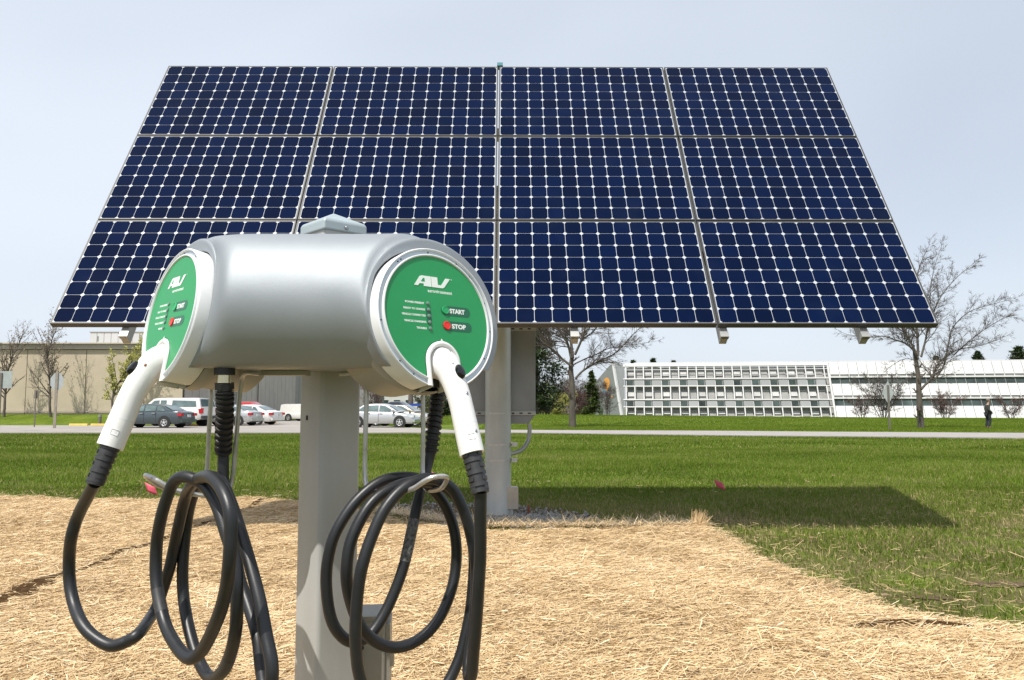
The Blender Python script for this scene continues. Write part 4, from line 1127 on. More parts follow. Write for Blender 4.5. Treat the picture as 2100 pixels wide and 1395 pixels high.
for (za, zb) in ((zA0, zt2), (zC0, zB1), (zbot, zD1)):
    for i, s in enumerate(bayx[:-1]):
        if s + PITCH > S1 + .3: continue
        # recessed pale blinds behind the lattice
        h = zb - za
        if za < 0: za_ = zb - 1.3; h = 1.3
        else: za_ = za
        if i % 2 == 0:
            oslab('blind', M['bmid'], s + .12, s + PITCH - .12, za_ + h * .42, za_ + h * .78, -.95, .08)
            oslab('blind', M['bmid'], s + .12, s + PITCH - .12, za_ + h * .06, za_ + h * .22, -.95, .08)
        else:
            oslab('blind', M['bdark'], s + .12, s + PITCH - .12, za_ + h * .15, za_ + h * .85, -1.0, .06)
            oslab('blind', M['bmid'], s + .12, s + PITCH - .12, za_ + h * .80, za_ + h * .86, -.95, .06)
    for i, s in enumerate(bayx):
        oslab('lattice_post', M['bframe'], s - .09, s + .09, za, zb, 0, .16)
    if za > 5: oslab('lattice_rail', M['bframe'], S0, S1, za + (zb - za) * .72, za + (zb - za) * .76, -.05, .08)
for za, zb, o_, th in ((zt2, zt, .05, .3), (zA1, zA0 - .02, .03, .3), (zB1, zB0 - .02, .03, .3), (zC1, zC0 - .02, .03, .3), (zD1, zD0 - .02, .03, .3)):
    oslab('lattice_rail', M['bframe'], S0, S1, min(za, zb), max(za, zb) + .04, o_, th)
for (za, zb) in ((zB0, zA1), (zD0, zC1)):
    for i, s in enumerate(bayx[:-1]):
        if s + PITCH > S1 + .3: continue
        if i % 2 == 0 :
            f = oslab('window', M['bframe'], s + .02, s + PITCH - .02, za + .04, zb - .04, -.22, .12)
            oslab('pane', M['bglass'], s + .10, s + PITCH - .30, za + .08, zb - .08, -.19, .06, f)
            oslab('pane', M['bglass'], s + PITCH - .26, s + PITCH - .06, za + .08, zb - .08, -.19, .06, f)
        else:
            oslab('facade_panel', M['bgrey'], s + .02, s + PITCH - .02, za + .04, zb - .04, -.14, .12)
# plain white bands of the right part
zW = [zpx(y, spx(1850, 4)) for y in (742, 768, 772.5, 774.5, 786, 787.5, 811.5, 816, 818, 831.5, 833, 857)]
s = S1 + .25; k = 0
while s < S2:
    for za, zb in ((zW[1], zW[0]), (zW[6], zW[5]), (zW[11] , zW[10])):
        oslab('white_panel', M['bwhite'], s + .04, s + PITCH - .04, za, zb, .10, .2)
    for za, zb in ((zW[4], zW[3]), (zW[9], zW[8])):
        oslab('pane', M['bglass'], s + .05, s + PITCH - .05, za + .02, zb - .02, -.25, .08)
        oslab('mullion', M['bgrey'], s - .03, s + .04, za, zb, -.18, .1)
    for za, zb in ((zW[2], zW[1]), (zW[7], zW[6]), (zbot, zW[11])):
        oslab('bracket', M['bframe'], s - .07, s + .07, za, zb, .06, .2)
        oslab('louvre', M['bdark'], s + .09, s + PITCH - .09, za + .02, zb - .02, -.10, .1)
    s += PITCH; k += 1
for za, zb in ((zW[3], zW[2]), (zW[8], zW[7])):
    oslab('sill', M['bframe'], S1 + .2, S2, za, zb, .08, .25)
oslab('roof_edge', M['bframe'], S0, S2, zt, zt + .22, -.1, .5)
oslab('roof_rail', M['bframe'], S0 + 2, S2, zt + .42, zt + .50, -.4, .1)
s = S0 + 2
while s < S2: oslab('rail_post', M['bframe'], s, s + .08, zt + .2, zt + .5, -.4, .08); s += 2.05
pass
oslab('edge_beam', M['bframe'], S1 - .1, S1 + .2, zbot, zt + .05, .14, .5)
# end wall with mural
ee = np.array([-2.9, 12.0, 0]); ee /= np.linalg.norm(ee); en = np.array([-ee[1], ee[0], 0])
E0 = OP(S0 - .1, zbot, .25)
ztop = zpx(748, S0)
EB = [E0, E0 + ee * 4.4 + [0, 0, ztop - zbot], E0 + ee * 6.4 + [0, 0, ztop - zbot - .3], E0 + ee * 14.5 + [0, 0, 6.6], E0 + ee * 14.5]
mb = MB(); mb.add([p for p in EB] + [p - en * .3 for p in EB], [(0, 1, 2, 3, 4), (9, 8, 7, 6, 5)] + [(i, (i + 1) % 5, 5 + (i + 1) % 5, 5 + i) for i in range(5)])
mb.build('end_wall', M['bgrey'], ob)
MB().tube([E0 - [0, 0, .2], E0 + ee * 4.4 + [0, 0, ztop - zbot + .4]], .30, 4, smooth=False).build('edge_beam', M['bframe'], ob)
MB().add([OP(S0 + .3, zbot, -.1), OP(S0 + .3, zt, -.1), EB[1], EB[0]], [(0, 1, 2, 3)]).build('corner_panel', M['bgrey'], ob, fixn=False)
def EP(y, z, o_=.04): return E0 + ee * y + np.array([0, 0, z - zbot]) + en * o_
def leafp(cy, cz, w_, h_): return [(cy + w_ * math.sin(a) * (1 - .35 * math.cos(a)), cz - h_ * math.cos(a)) for a in [2 * math.pi * k / 16 for k in range(16)]]
for mt, cy, cz, w_, h_, o_ in (('orange', 7.6, 5.0, 1.5, 1.3, .05), ('bluem', 8.2, 3.6, 1.2, .9, .045), ('orange', 5.0, 2.7, .5, .2, .05)):
    pts = [EP(a, b, o_) for a, b in leafp(cy, cz, w_, h_)]
    MB().add(pts, [tuple(range(16))]).build('mural', M[mt], ob, fixn=False)
for j in range(5):
    for kk, (ya, yb) in enumerate(((9.9, 12.1), (12.2, 14.4))):
        z0_ = -.6 + j * 1.45
        if (j + kk) % 2 == 0 and z0_ + 1.4 < 6.6:
            p = [EP(ya, z0_), EP(yb, z0_), EP(yb, z0_ + 1.35), EP(ya, z0_ + 1.35)]
            MB().add(p, [(0, 1, 2, 3)]).build('window', M['bglass'], ob, fixn=False)

# ------------------------------------------------------------ trees
def rand_perp(d):
    v = np.array([random.gauss(0, 1), random.gauss(0, 1), random.gauss(0, 1)]); v -= d * (d[0] * v[0] + d[1] * v[1] + d[2] * v[2]); return v / (math.sqrt(v[0] * v[0] + v[1] * v[1] + v[2] * v[2]) + 1e-9)
def grow(segs, p, d, L, r, lev, P):
    """one branch as a wobbling polyline; children spawn along it"""
    n = max(3, int(L / P['step'])); pts = [p.copy()]; rad = [r]; dirs = [d]
    for i in range(n):
        d = d + rand_perp(d) * P['wob'] + np.array([0, 0, P['up'] * (1 if lev > 0 else .3)]); d /= np.linalg.norm(d)
        p = p + d * (L / n); pts.append(p); rad.append(r * (1 - .78 * (i + 1) / n)); dirs.append(d)
    segs.append((pts, rad, lev))
    if lev >= P['levels']: return
    nc = P['kids'][min(lev, len(P['kids']) - 1)]
    for k in range(nc):
        t = P['first'] + (1 - P['first']) * (k + random.random()) / nc if lev == 0 else .12 + .86 * (k + random.random()) / nc
        i = min(n, max(1, int(t * n))); pd = dirs[i]
        ang = math.radians(P['ang'] * random.uniform(.65, 1.3)) * (1 - .25 * t)
        nd = pd * math.cos(ang) + rand_perp(pd) * math.sin(ang)
        if P.get('flat'): nd[1] *= .8
        nd /= np.linalg.norm(nd)
        l2 = L * P['ratio'] * random.uniform(.65, 1.2) * (1 - .45 * t)
        if l2 < P['minl']: continue
        grow(segs, pts[i], nd, l2, max(rad[i] * .62, P['minr']), lev + 1, P)
def seg_mesh(mb, segs, rmin=.0):
    for pts, rad, lev in segs:
        rad = [max(q, rmin) for q in rad]
        mb.tube(pts, rad, 8 if rad[0] > .08 else (5 if rad[0] > .03 else 3), cap=False, smooth=True)
def tree(name, label, base, P, limbs=None, twig='twig', group=None, buds=0, budmat=None, seed=1, cat='tree'):
    random.seed(seed); t = thing(name, label, cat, base, group)
    segs = []
    if limbs is None:
        grow(segs, np.array(base) - [0, 0, .1], np.array([P.get('lean', 0), 0, 1.]), P['H'], P['r'], 0, P)
    else:
        for pts, r0, r1, kids, L in limbs:
            pts = smoothpath(pts, 4); n = len(pts); r0, r1 = r0 * (.9 if r0 > .18 else .72), r1 * .7; rad = list(np.linspace(r0, r1, n)); segs.append((pts, rad, 0)); kids = int(kids * P.get('dens', 2.9))
            for k in range(kids):
                tt = .15 + .83 * (k + random.random()) / kids; i = min(n - 2, int(tt * n)); pd = pts[i + 1] - pts[i]; pd /= np.linalg.norm(pd)
                ang = math.radians(P['ang'] * random.uniform(.6, 1.3)); nd = pd * math.cos(ang) + rand_perp(pd) * math.sin(ang); nd[2] = nd[2] * .8 + .12; nd /= np.linalg.norm(nd)
                grow(segs, pts[i], nd, L * random.uniform(.5, 1.15) * (1.15 - .6 * tt), max(rad[i] * .5, P['minr']), 1, P)
            pd = pts[-1] - pts[-2]; pd /= np.linalg.norm(pd); grow(segs, pts[-1], pd, L * .6, r1, 1, P)
    tr = MB(); seg_mesh(tr, [s for s in segs if s[2] == 0]); tr.build('trunk', M['bark'], t, fixn=False)
    c = MB(); seg_mesh(c, [s for s in segs if s[2] > 0]); c.build('crown', M[twig], t, fixn=False)
    if buds:
        tips = [s for s in segs if s[2] >= 2]; b = MB()
        for k in range(buds):
            pts = random.choice(tips)[0]; p = random.choice(pts) + np.array([random.gauss(0, .05), random.gauss(0, .05), random.gauss(0, .05)])
            q = .035 + random.random() * .05; a = random.random() * 6.3; e = np.array([math.cos(a), math.sin(a), random.uniform(-.5, .5)]) * q; f_ = np.array([-math.sin(a) * .3, math.cos(a) * .3, 1.]) * q
            b.add([p - e, p + e, p + f_], [(0, 1, 2)])
        b.build('leaves', budmat, t, fixn=False, kind='stuff')
    return t
def tp(px, py, ox, oy, sc, Y): return atY(ox + px / sc, oy + py / sc, Y)
def jit(p, a): return p + np.array([0, random.uniform(-a, a), 0])
def limbset(L, ox, oy, sc, Y, dep):
    out = []
    random.seed(5)
    for pts, r0, r1, kids, ln in L:
        q = random.uniform(-dep, dep); n = len(pts)
        out.append(([tp(x, y, ox, oy, sc, Y) + np.array([0, q * i / max(1, n - 1), 0]) for i, (x, y) in enumerate(pts)], r0, r1, kids, ln))
    return out
Yt = 49.5
LR = [([(790, 1275), (788, 1180), (785, 1050), (783, 930), (775, 840), (768, 780)], .24, .15, 5, 1.0),
      ([(772, 810), (740, 750), (700, 710), (640, 685), (560, 660), (450, 668), (340, 645)], .09, .02, 11, 1.7),
      ([(768, 790), (725, 690), (695, 610), (650, 500), (600, 380)], .10, .03, 10, 1.8),
      ([(770, 790), (778, 680), (780, 560), (785, 420), (800, 300), (850, 170), (905, 70)], .12, .02, 15, 1.9),
      ([(790, 800), (825, 690), (850, 600), (900, 480), (960, 380), (1060, 270), (1190, 165)], .10, .015, 15, 1.8),
      ([(790, 1010), (830, 975), (880, 945), (905, 880), (940, 830), (1000, 790), (1080, 745), (1200, 725), (1330, 690), (1400, 660)], .11, .015, 16, 1.8),
      ([(885, 940), (925, 850), (935, 740), (950, 620), (1040, 520), (1150, 480), (1260, 450)], .08, .015, 14, 1.7),
      ([(1000, 790), (1090, 705), (1200, 620), (1300, 560), (1375, 520)], .06, .012, 11, 1.6),
      ([(855, 600), (868, 470), (890, 330), (940, 180), (1000, 50)], .06, .012, 12, 1.6),
      ([(770, 830), (700, 810), (620, 850), (570, 900)], .04, .01, 6, .9)]
PT = dict(step=.28, wob=.17, up=.035, levels=3, kids=[8, 7, 5], ang=44, ratio=.56, minl=.14, minr=.0075, first=.3, r=.2, H=8)
b0 = tp(790, 1275, 1640, 480, 3.17, Yt); gz = terr1(b0[0], Yt)
tree('bare_tree', 'tall wide-spreading bare tree standing right of the diamond sign', (b0[0], Yt, gz), PT, limbset(LR, 1640, 480, 3.17, Yt, 1.6), 'twig', 'bare trees on the lawn by the path', seed=3)
Ym = 51.5
LM = [([(612, 1085), (612, 960), (613, 800), (608, 650), (600, 520), (612, 420)], .26, .19, 4, 1.0),
      ([(640, 625), (700, 560), (790, 500), (870, 455), (1000, 395), (1100, 305), (1180, 215), (1290, 110)], .11, .03, 13, 1.9),
      ([(600, 505), (520, 440), (420, 350), (340, 280), (260, 200), (150, 60), (60, -150)], .12, .03, 13, 1.9),
      ([(635, 485), (740, 435), (860, 385), (960, 335), (1080, 320), (1230, 290), (1400, 262)], .07, .012, 12, 1.7),
      ([(600, 430), (570, 300), (510, 190), (460, 60), (420, -200), (380, -500)], .13, .04, 14, 1.9),
      ([(615, 430), (600, 260), (592, 100), (600, -200), (590, -600), (620, -900)], .14, .03, 16, 1.9),
      ([(635, 400), (690, 270), (735, 120), (800, -100), (900, -400), (1000, -650)], .12, .03, 16, 1.9),
      ([(690, 260), (800, 190), (900, 60), (1050, -120), (1200, -250)], .07, .02, 12, 1.7),
      ([(560, 290), (480, 270), (400, 240), (300, 60), (200, -150)], .06, .02, 10, 1.6)]
b0 = tp(612, 1075, 1040, 640, 4.565, Ym); gz = terr1(b0[0], Ym)
tree('bare_tree', 'bare tree with forked dark trunk just right of the steel cabinet', (b0[0], Ym, gz), PT, limbset(LM, 1040, 640, 4.565, Ym, 1.6), 'twig', 'bare trees on the lawn by the path', seed=4)
# young pear trees before the beige wall
PP = dict(step=.25, wob=.10, up=.06, levels=3, kids=[34, 7, 5], ang=40, ratio=.40, minl=.14, minr=.0065, first=.22, r=.10, H=6.9)
budm = pm('pale_bud_leaf', (.40, .39, .10), .7, 0, .3, 3); budp = pm('pinkish_bud', (.26, .20, .13), .8, 0, .3, 3)
gl_ = 'young trees before the beige wall'
for px, top, lab, bd, bm_, sd_, nm in ((104, 655, 'young bare tree behind the octagonal sign in front of the beige wall', 900, budp, 11, 'twig'),
                                (232, 672, 'young tree with yellow-green buds behind the left charging connector', 6000, budm, 12, 'twig_green'),
                                (8, 668, 'young bare tree cut by the left edge of the picture', 500, budp, 13, 'twig')):
    y_ = 59.3; b = atY(px, 850, y_); z_ = terr1(b[0], y_); P = dict(PP); P['H'] = (CZ + (835 - top) / F * y_) - z_; P['ang'] = 50 if nm == 'twig_green' else 42
    tree('young_tree', lab, (b[0], y_, z_), P, None, nm, gl_, bd, bm_, sd_)
# small bare trees and shrubs before the white building
PS = dict(step=.3, wob=.14, up=.03, levels=3, kids=[12, 8, 5], ang=50, ratio=.58, minl=.2, minr=.014, first=.12, r=.12, H=5)
def shrub(px, top, Y, lab, stems, spread, tw, seed, nm='bare_shrub', grp=None, buds=0, bm_=None, zb=None):
    random.seed(seed); b = atY(px, 850, Y); z_ = terr1(b[0], Y) if zb is None else zb; H = (CZ + (835 - top) / F * Y) - z_
    L = []
    for k in range(stems):
        a = (k + .5) / stems * 2 - 1; a += random.uniform(-.15, .15)
        dx = a * spread; p0 = np.array([b[0] + a * .25, Y, z_ - .1])
        p3 = np.array([b[0] + dx, Y + random.uniform(-.8, .8), z_ + H * random.uniform(.6, .85)])
        p1 = p0 * .66 + p3 * .34 + np.array([0, 0, H * .08]); p2 = p0 * .33 + p3 * .67 + np.array([0, 0, H * .1])
        L.append(([p0, p1, p2, p3], .07, .02, 11, H * .27))
    return tree(nm, lab, (b[0], Y, z_), PS, L, tw, grp, buds, bm_, seed + 100, 'shrub' if 'shrub' in nm else 'tree')
shrub(1812, 752, 96, 'many-stemmed bare small tree behind the diamond sign', 7, 3.6, 'twig', 21, 'bare_tree', 'shrubs along the white office building')
shrub(1938, 792, 104, 'reddish bare shrub right of the tall tree before the white facade', 7, 3.0, 'twig_red', 22, 'bare_shrub', 'shrubs along the white office building')
shrub(2074, 800, 104, 'bare shrub behind the walking person near the right edge', 5, 2.6, 'twig_red', 23, 'bare_shrub', 'shrubs along the white office building')
shrub(1768, 800, 106, 'low reddish bare shrub left of the diamond sign', 5, 2.0, 'twig_red', 24, 'bare_shrub', 'shrubs along the white office building')
shrub(1247, 770, 118, 'thin bare sapling before the grey end wall of the office building', 3, 1.2, 'twig', 25, 'bare_tree')
shrub(1148, 800, 92, 'rounded yellow-green budding shrub behind the bare tree trunk', 8, 1.9, 'twig_green', 26, 'budding_shrub', None, 7000, budm)
for k, (px, top, Yk, sp_) in enumerate(((1112, 795, 88, 2.2), (1190, 780, 100, 2.8), (1172, 760, 112, 3.4), (1205, 795, 96, 2.4), (1128, 765, 110, 3.4))):
    lab = ['brownish bare shrub beside the steel cabinet', 'bare brown shrub between the forked tree and the small evergreen', 'tall bare shrub seen right behind the forked tree trunk', 'low bare shrub at the foot of the small evergreen', 'tall bare shrub rising between the cabinet and the forked trunk'][k]
    shrub(px, top, Yk, lab, 11, sp_, 'twig_red' if k % 2 else 'twig', 40 + k, 'bare_shrub', 'shrubs on the rise behind the tree')
shrub(766, 762, 92, 'reddish bare tree beside the post above the silver saloon', 4, 2.0, 'twig_red', 50, 'bare_tree')
P = dict(PP); P.update(H=8.5, r=.42, kids=[16, 7, 4], first=.35)
b = atY(838, 850, 98); tree('bare_tree', 'thick-trunked bare tree before the white building beyond the parked cars', (b[0], 98, terr1(b[0], 98)), P, None, 'twig', None, 0, None, 51)
budg = pm('olive_leaf', (.12, .15, .05), .7, 0, .3, 3)
shrub(880, 790, 100, 'olive green budding shrub beyond the dark car', 8, 3.0, 'twig_green', 52, 'budding_shrub', None, 3500, budg)

# evergreens: trunk, whorled boughs and many needle clumps
ndl = {'dark': attr_mat('dark_needles', [(0, (.020, .034, .014)), (.5, (.050, .078, .030)), (1, (.12, .15, .06))], .7, .1, .2),
       'fresh': attr_mat('fresh_needles', [(0, (.020, .035, .010)), (.5, (.060, .095, .020)), (1, (.14, .17, .035))], .7, .15, .2)}
def evergreen(px, top, Y, w_, lab, kind, seed, n=5000, grp=None, z0=0.06, sz=.16, shape=1.0, gap=.0):
    rg_ = np.random.RandomState(seed); b = atY(px, 850, Y); z_ = terr1(b[0], Y); H = (CZ + (835 - top) / F * Y) - z_
    t = thing('evergreen_tree', lab, 'tree', (b[0], Y, z_), grp)
    MB().tube([(b[0], Y, z_ - .2), (b[0] + .1, Y, z_ + H * .5), (b[0], Y, z_ + H * .97)], [H * .022, H * .012, .02], 7).build('trunk', M['bark'], t)
    nb = int(44 + H * 5); mb = MB(); P_ = []; 
    for k in range(nb):
        f = z0 + (1 - z0) * (k + rg_.rand()) / nb; a = rg_.rand() * 6.283
        R_ = w_ * ((1 - f) ** (.75 * shape) * .95 + .06) * rg_.uniform(.62, 1.12); up = rg_.uniform(-.15, .25)
        p0 = np.array([b[0], Y, z_ + H * f]); p1 = p0 + np.array([math.cos(a) * R_, math.sin(a) * R_, R_ * up])
        mb.tube([p0, (p0 + p1) / 2 + [0, 0, .08 * R_], p1], [.04, .03, .01], 4, False)
        m = int(n / nb); q = rg_.rand(m) ** .6
        c = p0 + (p1 - p0) * q[:, None]; c += rg_.normal(0, 1, (m, 3)) * (R_ * .13 + .05) * np.array([1, 1, .55]); P_.append(c)
    mb.build('boughs', M['bark'], t, fixn=False)
    P_ = np.concatenate(P_); m = len(P_); a = rg_.rand(m) * 6.283; e = rg_.normal(.1, .5, m)
    D = np.stack([np.cos(a) * np.cos(e), np.sin(a) * np.cos(e), np.sin(e)], 1); Wd = np.stack([-np.sin(a), np.cos(a), rg_.normal(0, .5, m)], 1)
    Wd /= np.linalg.norm(Wd, axis=1)[:, None]
    o = strands('crown', P_ - np.array([b[0], Y, z_]), D, Wd, sz * (.6 + rg_.rand(m)), sz * .55 * (.6 + rg_.rand(m)), ndl[kind], np.clip(rg_.normal(.45, .22, m), 0, 1), seg=1)
    o.parent = t
    return t
evergreen(1098, 560, 82, 3.6, 'large dark pine rising right behind the steel cabinet', 'dark', 61, 15000, sz=.34, shape=.7)
evergreen(1214, 762, 93, 1.35, 'small yellow-green conifer left of the office building', 'fresh', 62, 5000, sz=.22)
for k, (px, top, w_, lab) in enumerate(((2096, 712, 5.5, 'dark evergreen crown above the office roof at the right edge'), (2012, 722, 3.5, 'dark evergreen crown above the office roof left of the right edge'),
                                        (1300, 741, 2.0, 'distant evergreen tip above the left end of the office roof'), (1341, 737, 2.2, 'second distant evergreen tip above the office roof'), (1383, 742, 2.0, 'third distant evergreen tip above the office roof'), (1925, 732, 2.2, 'distant evergreen tip above the roof beside the tall bare tree'))):
    evergreen(px, top, 175, w_, lab, 'dark', 70 + k, 3500, 'evergreens beyond the office roof', z0=.55, sz=.5, shape=.8)
evergreen(905, 775, 112, 3.2, 'dark evergreen beyond the car park under the right unit', 'dark', 80, 4500, sz=.4, shape=.7)

# ------------------------------------------------------------ street furniture
def sign(px, ptop, pbase, Y, poly, hz, lab, cat, post_w=.05, boardmat='signb', pm_='signp', postin=True, zpost=None, tilt=0.):
    b = atY(px, pbase, Y); z_ = terr1(b[0], Y); t = thing(lab[0], lab[1], cat, (b[0], Y, z_))
    zt_ = zpost if zpost else CZ + (835 - ptop) / F * Y
    MB().box((b[0], Y, (z_ - .1 + zt_) / 2), (post_w, .05, zt_ - z_ + .1)).build('post', M[pm_], t)
    o = MB().prism(poly, .03, .036, (b[0], Y, hz), (1, 0, 0), (0, 0, 1), (0, 1, 0)).build('sign_board', M[boardmat], t)
    return t
def mpx(d, Y): return d * Y / F
oc = [(mpx(14.5, 47) * math.cos(math.radians(22.5 + 45 * k)), mpx(19, 47) * math.sin(math.radians(22.5 + 45 * k))) for k in range(8)]
sign(112, 764, 868, 47, oc, CZ + (835 - 783) / F * 47, ('stop_sign', 'blank grey back of an octagonal sign on a weathered post at the far left'), 'sign', .16, 'signb', 'woodpost')
di = [(mpx(12, 45) * x, mpx(24, 45) * y) for x, y in ((1, 0), (0, 1), (-1, 0), (0, -1))]
sign(1825, 790, 886, 44.5, di, CZ + (835 - 806) / F * 44.5, ('diamond_sign', 'grey back of a diamond-shaped road sign beside the path'), 'sign', .10, 'signb', 'signp')
rc = [(mpx(4, 50) * x, mpx(8.5, 50) * y) for x, y in ((1, 1), (-1, 1), (-1, -1), (1, -1))]
sign(71, 802, 862, 50, rc, CZ + (835 - 809) / F * 50, ('small_sign', 'small dark rectangular sign on a thin pole left of the octagonal sign'), 'sign', .05, 'signp', 'signp')
rc = [(mpx(22, 40) * x, mpx(17.5, 40) * y) for x, y in ((1, 1), (-1, 1), (-1, -1), (1, -1))]
sign(-4, 765, 890, 40, rc, CZ + (835 - 779) / F * 40, ('panel_sign', 'grey back of a two-panel sign cut by the left edge'), 'sign', .10, 'signb', 'signp')
b = atY(205, 862, 55.6); z_ = terr1(b[0], 55.6)
t = thing('bollard', 'short grey bollard with dark cap on the grass before the beige wall', 'bollard', (b[0], 55.6, z_))
MB().tube([(b[0], 55.6, z_ - .05), (b[0], 55.6, z_ + .62)], .10, 14).build('body', M['signp'], t); MB().tube([(b[0], 55.6, z_ + .62), (b[0], 55.6, z_ + .78)], .115, 14).build('cap', M['dkpanel'], t)
for px, lab in ((162, 'yellow concrete wheel stop below the bollard, the left one'), (206, 'yellow concrete wheel stop below the bollard, nearer the grey saloon'), (408, 'yellow concrete wheel stop behind the rear wheel of the white pickup')):
    b = atY(px, 870, 54.6); z_ = terr1(b[0], 54.6) + .05
    sec = [(-.13, 0), (.13, 0), (.09, .13), (-.09, .13)]
    o = MB().prism(sec, -.62, .62, (b[0], 54.6, z_), (0, 1, 0), (0, 0, 1), (1, 0, 0)).build('wheel_stop', M['yellow'], None)
    props(o, lab, 'wheel stop', 'yellow wheel stops')
Yh = 66; b = atY(563, 866, Yh); z_ = terr1(b[0], Yh) + .045
t = thing('fire_hydrant', 'yellow fire hydrant behind the white saloon near the wall', 'hydrant', (b[0], Yh, z_))
MB().tube([(b[0], Yh, z_), (b[0], Yh, z_ + .5), (b[0], Yh, z_ + .62), (b[0], Yh, z_ + .72)], [.13, .12, .12, .03], 12).build('body', M['hyd'], t)
MB().tube([(b[0] - .22, Yh, z_ + .45), (b[0] + .22, Yh, z_ + .45)], .06, 10).build('outlet', M['hyd'], t)
MB().tube([(b[0], Yh, z_ + .0), (b[0], Yh, z_ + .06)], .18, 12).build('flange', M['hyd'], t)
Yb = 96
for px, w_, h_, mt, lab in ((572, 1.9, 1.7, 'dkpanel', 'dark metal bin against the hall wall left of the white van'), (589, 1.6, 2.2, 'bgrey', 'blue-grey metal cabinet beside the white van')):
    b = atY(px, 860, Yb); z_ = terr1(b[0], Yb)
    t = thing('container', lab, 'container', (b[0], Yb, z_))
    MB().box((b[0], Yb, z_ + h_ / 2), (w_, 1.5, h_)).build('body', M[mt], t); MB().box((b[0], Yb - .02, z_ + h_), (w_ + .1, 1.6, .12)).build('lid', M['bumper'], t)

# ------------------------------------------------------------ cars
def car(name, lab, px, Y, yaw, L, W_, H, mat, kind='saloon', zpy=None, grp='cars in the car park'):
    """yaw: heading of the front, 0 = +X. px = photo column of the car's centre"""
    cx_ = (px - 1050) / F * Y; z0 = terr1(cx_, Y) + .045
    t = thing(name, lab, 'car' if kind in ('saloon', 'hatch') else ('pickup truck' if kind == 'pickup' else ('van' if kind == 'van' else 'car')), (cx_, Y, z0), grp)
    ca, sa = math.cos(yaw), math.sin(yaw)
    def T(x, y, z): return (cx_ + x * ca - y * sa, Y + x * sa + y * ca, z0 + z)
    hl = L / 2; wr = {'saloon': .325, 'hatch': .32, 'pickup': .40, 'van': .34}.get(kind, .33)
    if kind == 'saloon':
        top = [(-hl, .62), (-hl + .05, .92), (-hl + .25, 1.0), (-hl + .75, 1.02), (-.9, 1.0), (.9, .95), (1.2, .92), (hl - .35, .78), (hl - .08, .66), (hl, .50)]
        cab = [(-hl + .55, 1.0), (-1.05, 1.36), (-.55, H), (.15, H), (.55, 1.36), (1.35, .93)]
        win = [[(-1.32, 1.02), (-1.02, 1.28), (-.80, 1.32), (-.80, 1.02)], [(-.72, 1.02), (-.72, 1.33), (-.02, 1.36), (-.02, 1.00)], [(.06, 1.00), (.06, 1.36), (.42, 1.32), (1.02, .98)]]
    elif kind == 'pickup':
        top = [(-hl, .75), (-hl + .02, 1.22), (-hl + .3, 1.24), (-.2, 1.24), (.9, 1.2), (1.35, 1.18), (hl - .5, 1.08), (hl - .1, .98), (hl, .7)]
        cab = [(-hl + .06, 1.2), (-hl + .25, H - .03), (-hl + .8, H), (.35, H), (.65, H - .04), (1.4, 1.17)]
        win = [[(-hl + .38, 1.28), (-hl + .46, 1.66), (-.72, 1.70), (-.72, 1.28)], [(-.30, 1.28), (-.30, 1.70), (.12, 1.70), (.12, 1.28)], [(.22, 1.28), (.22, 1.70), (.58, 1.68), (1.08, 1.25)]]
    else:
        top = [(-hl, .5), (-hl + .02, 1.0), (-hl + .3, 1.05), (.8, 1.05), (1.5, 1.0), (hl - .1, .85), (hl, .5)]
        cab = [(-hl + .03, 1.0), (-hl + .12, H - .05), (-hl + .4, H), (1.0, H), (1.3, H - .1), (1.9, 1.0)]
        win = [[(.5, 1.12), (.5, 1.6), (1.1, 1.6), (1.5, 1.1)]]
    zb = .24 if kind != 'pickup' else .42
    xs_ = sorted(set([p[0] for p in top] + list(np.linspace(-hl, hl, 22))))
    rg = []; hw_ = W_ / 2
    for x in xs_:
        e = 1 - abs(x) / hl; ww = hw_ * (1 - .16 * (1 - min(1, e * 5)) ** 2); zt_ = np.interp(x, [p[0] for p in top], [p[1] for p in top])
        zz = zb + (.12 if e < .03 else 0); hs = zt_ - zz
        sec = [(-ww * .90, zz), (-ww * .985, zz + hs * .18), (-ww, zz + hs * .5), (-ww * .975, zz + hs * .84), (-ww * .90, zt_ - .02), (-ww * .78, zt_), (0, zt_ + .015), (ww * .78, zt_), (ww * .90, zt_ - .02), (ww * .975, zz + hs * .84), (ww, zz + hs * .5), (ww * .985, zz + hs * .18), (ww * .90, zz)]
        rg.append([T(x, y, z) for y, z in sec])
    MB().loft(rg).build('body', mat, t, angle=30)
    # cabin
    belt = cab[0][1]
    def cw(z): return hw_ * (.93 - .20 * max(0, (z - belt)) / max(.1, H - belt)) if kind != 'van' else hw_ * (.97 - .07 * (z - belt) / (H - belt))
    if kind == 'pickup': cw = lambda z: hw_ * (.95 - .12 * max(0, (z - 1.2)) / .7)
    xs2 = sorted(set([p[0] for p in cab] + list(np.linspace(cab[0][0], cab[-1][0], 16)))); rg = []
    for x in xs2:
        zt_ = max(np.interp(x, [p[0] for p in cab], [p[1] for p in cab]), belt - .02); zl = min(belt - .06, zt_ - .02)
        rg.append([T(x, y, z) for y, z in [(-cw(zl), zl), (-cw((zl + zt_) / 2), (zl + zt_) / 2), (-cw(zt_), zt_ - .04 * (zt_ - zl)), (-cw(zt_) * .86, zt_), (0, zt_ + .02), (cw(zt_) * .86, zt_), (cw(zt_), zt_ - .04 * (zt_ - zl)), (cw((zl + zt_) / 2), (zl + zt_) / 2), (cw(zl), zl)]])
    MB().loft(rg).build('cabin', mat, t, angle=30)
    for wp in win:
        for sgn in (-1, 1):
            MB().add([T(x, sgn * (cw(z) + .012), z) for x, z in wp], [tuple(range(len(wp)))]).build('window', M['glassc'], t, fixn=False)
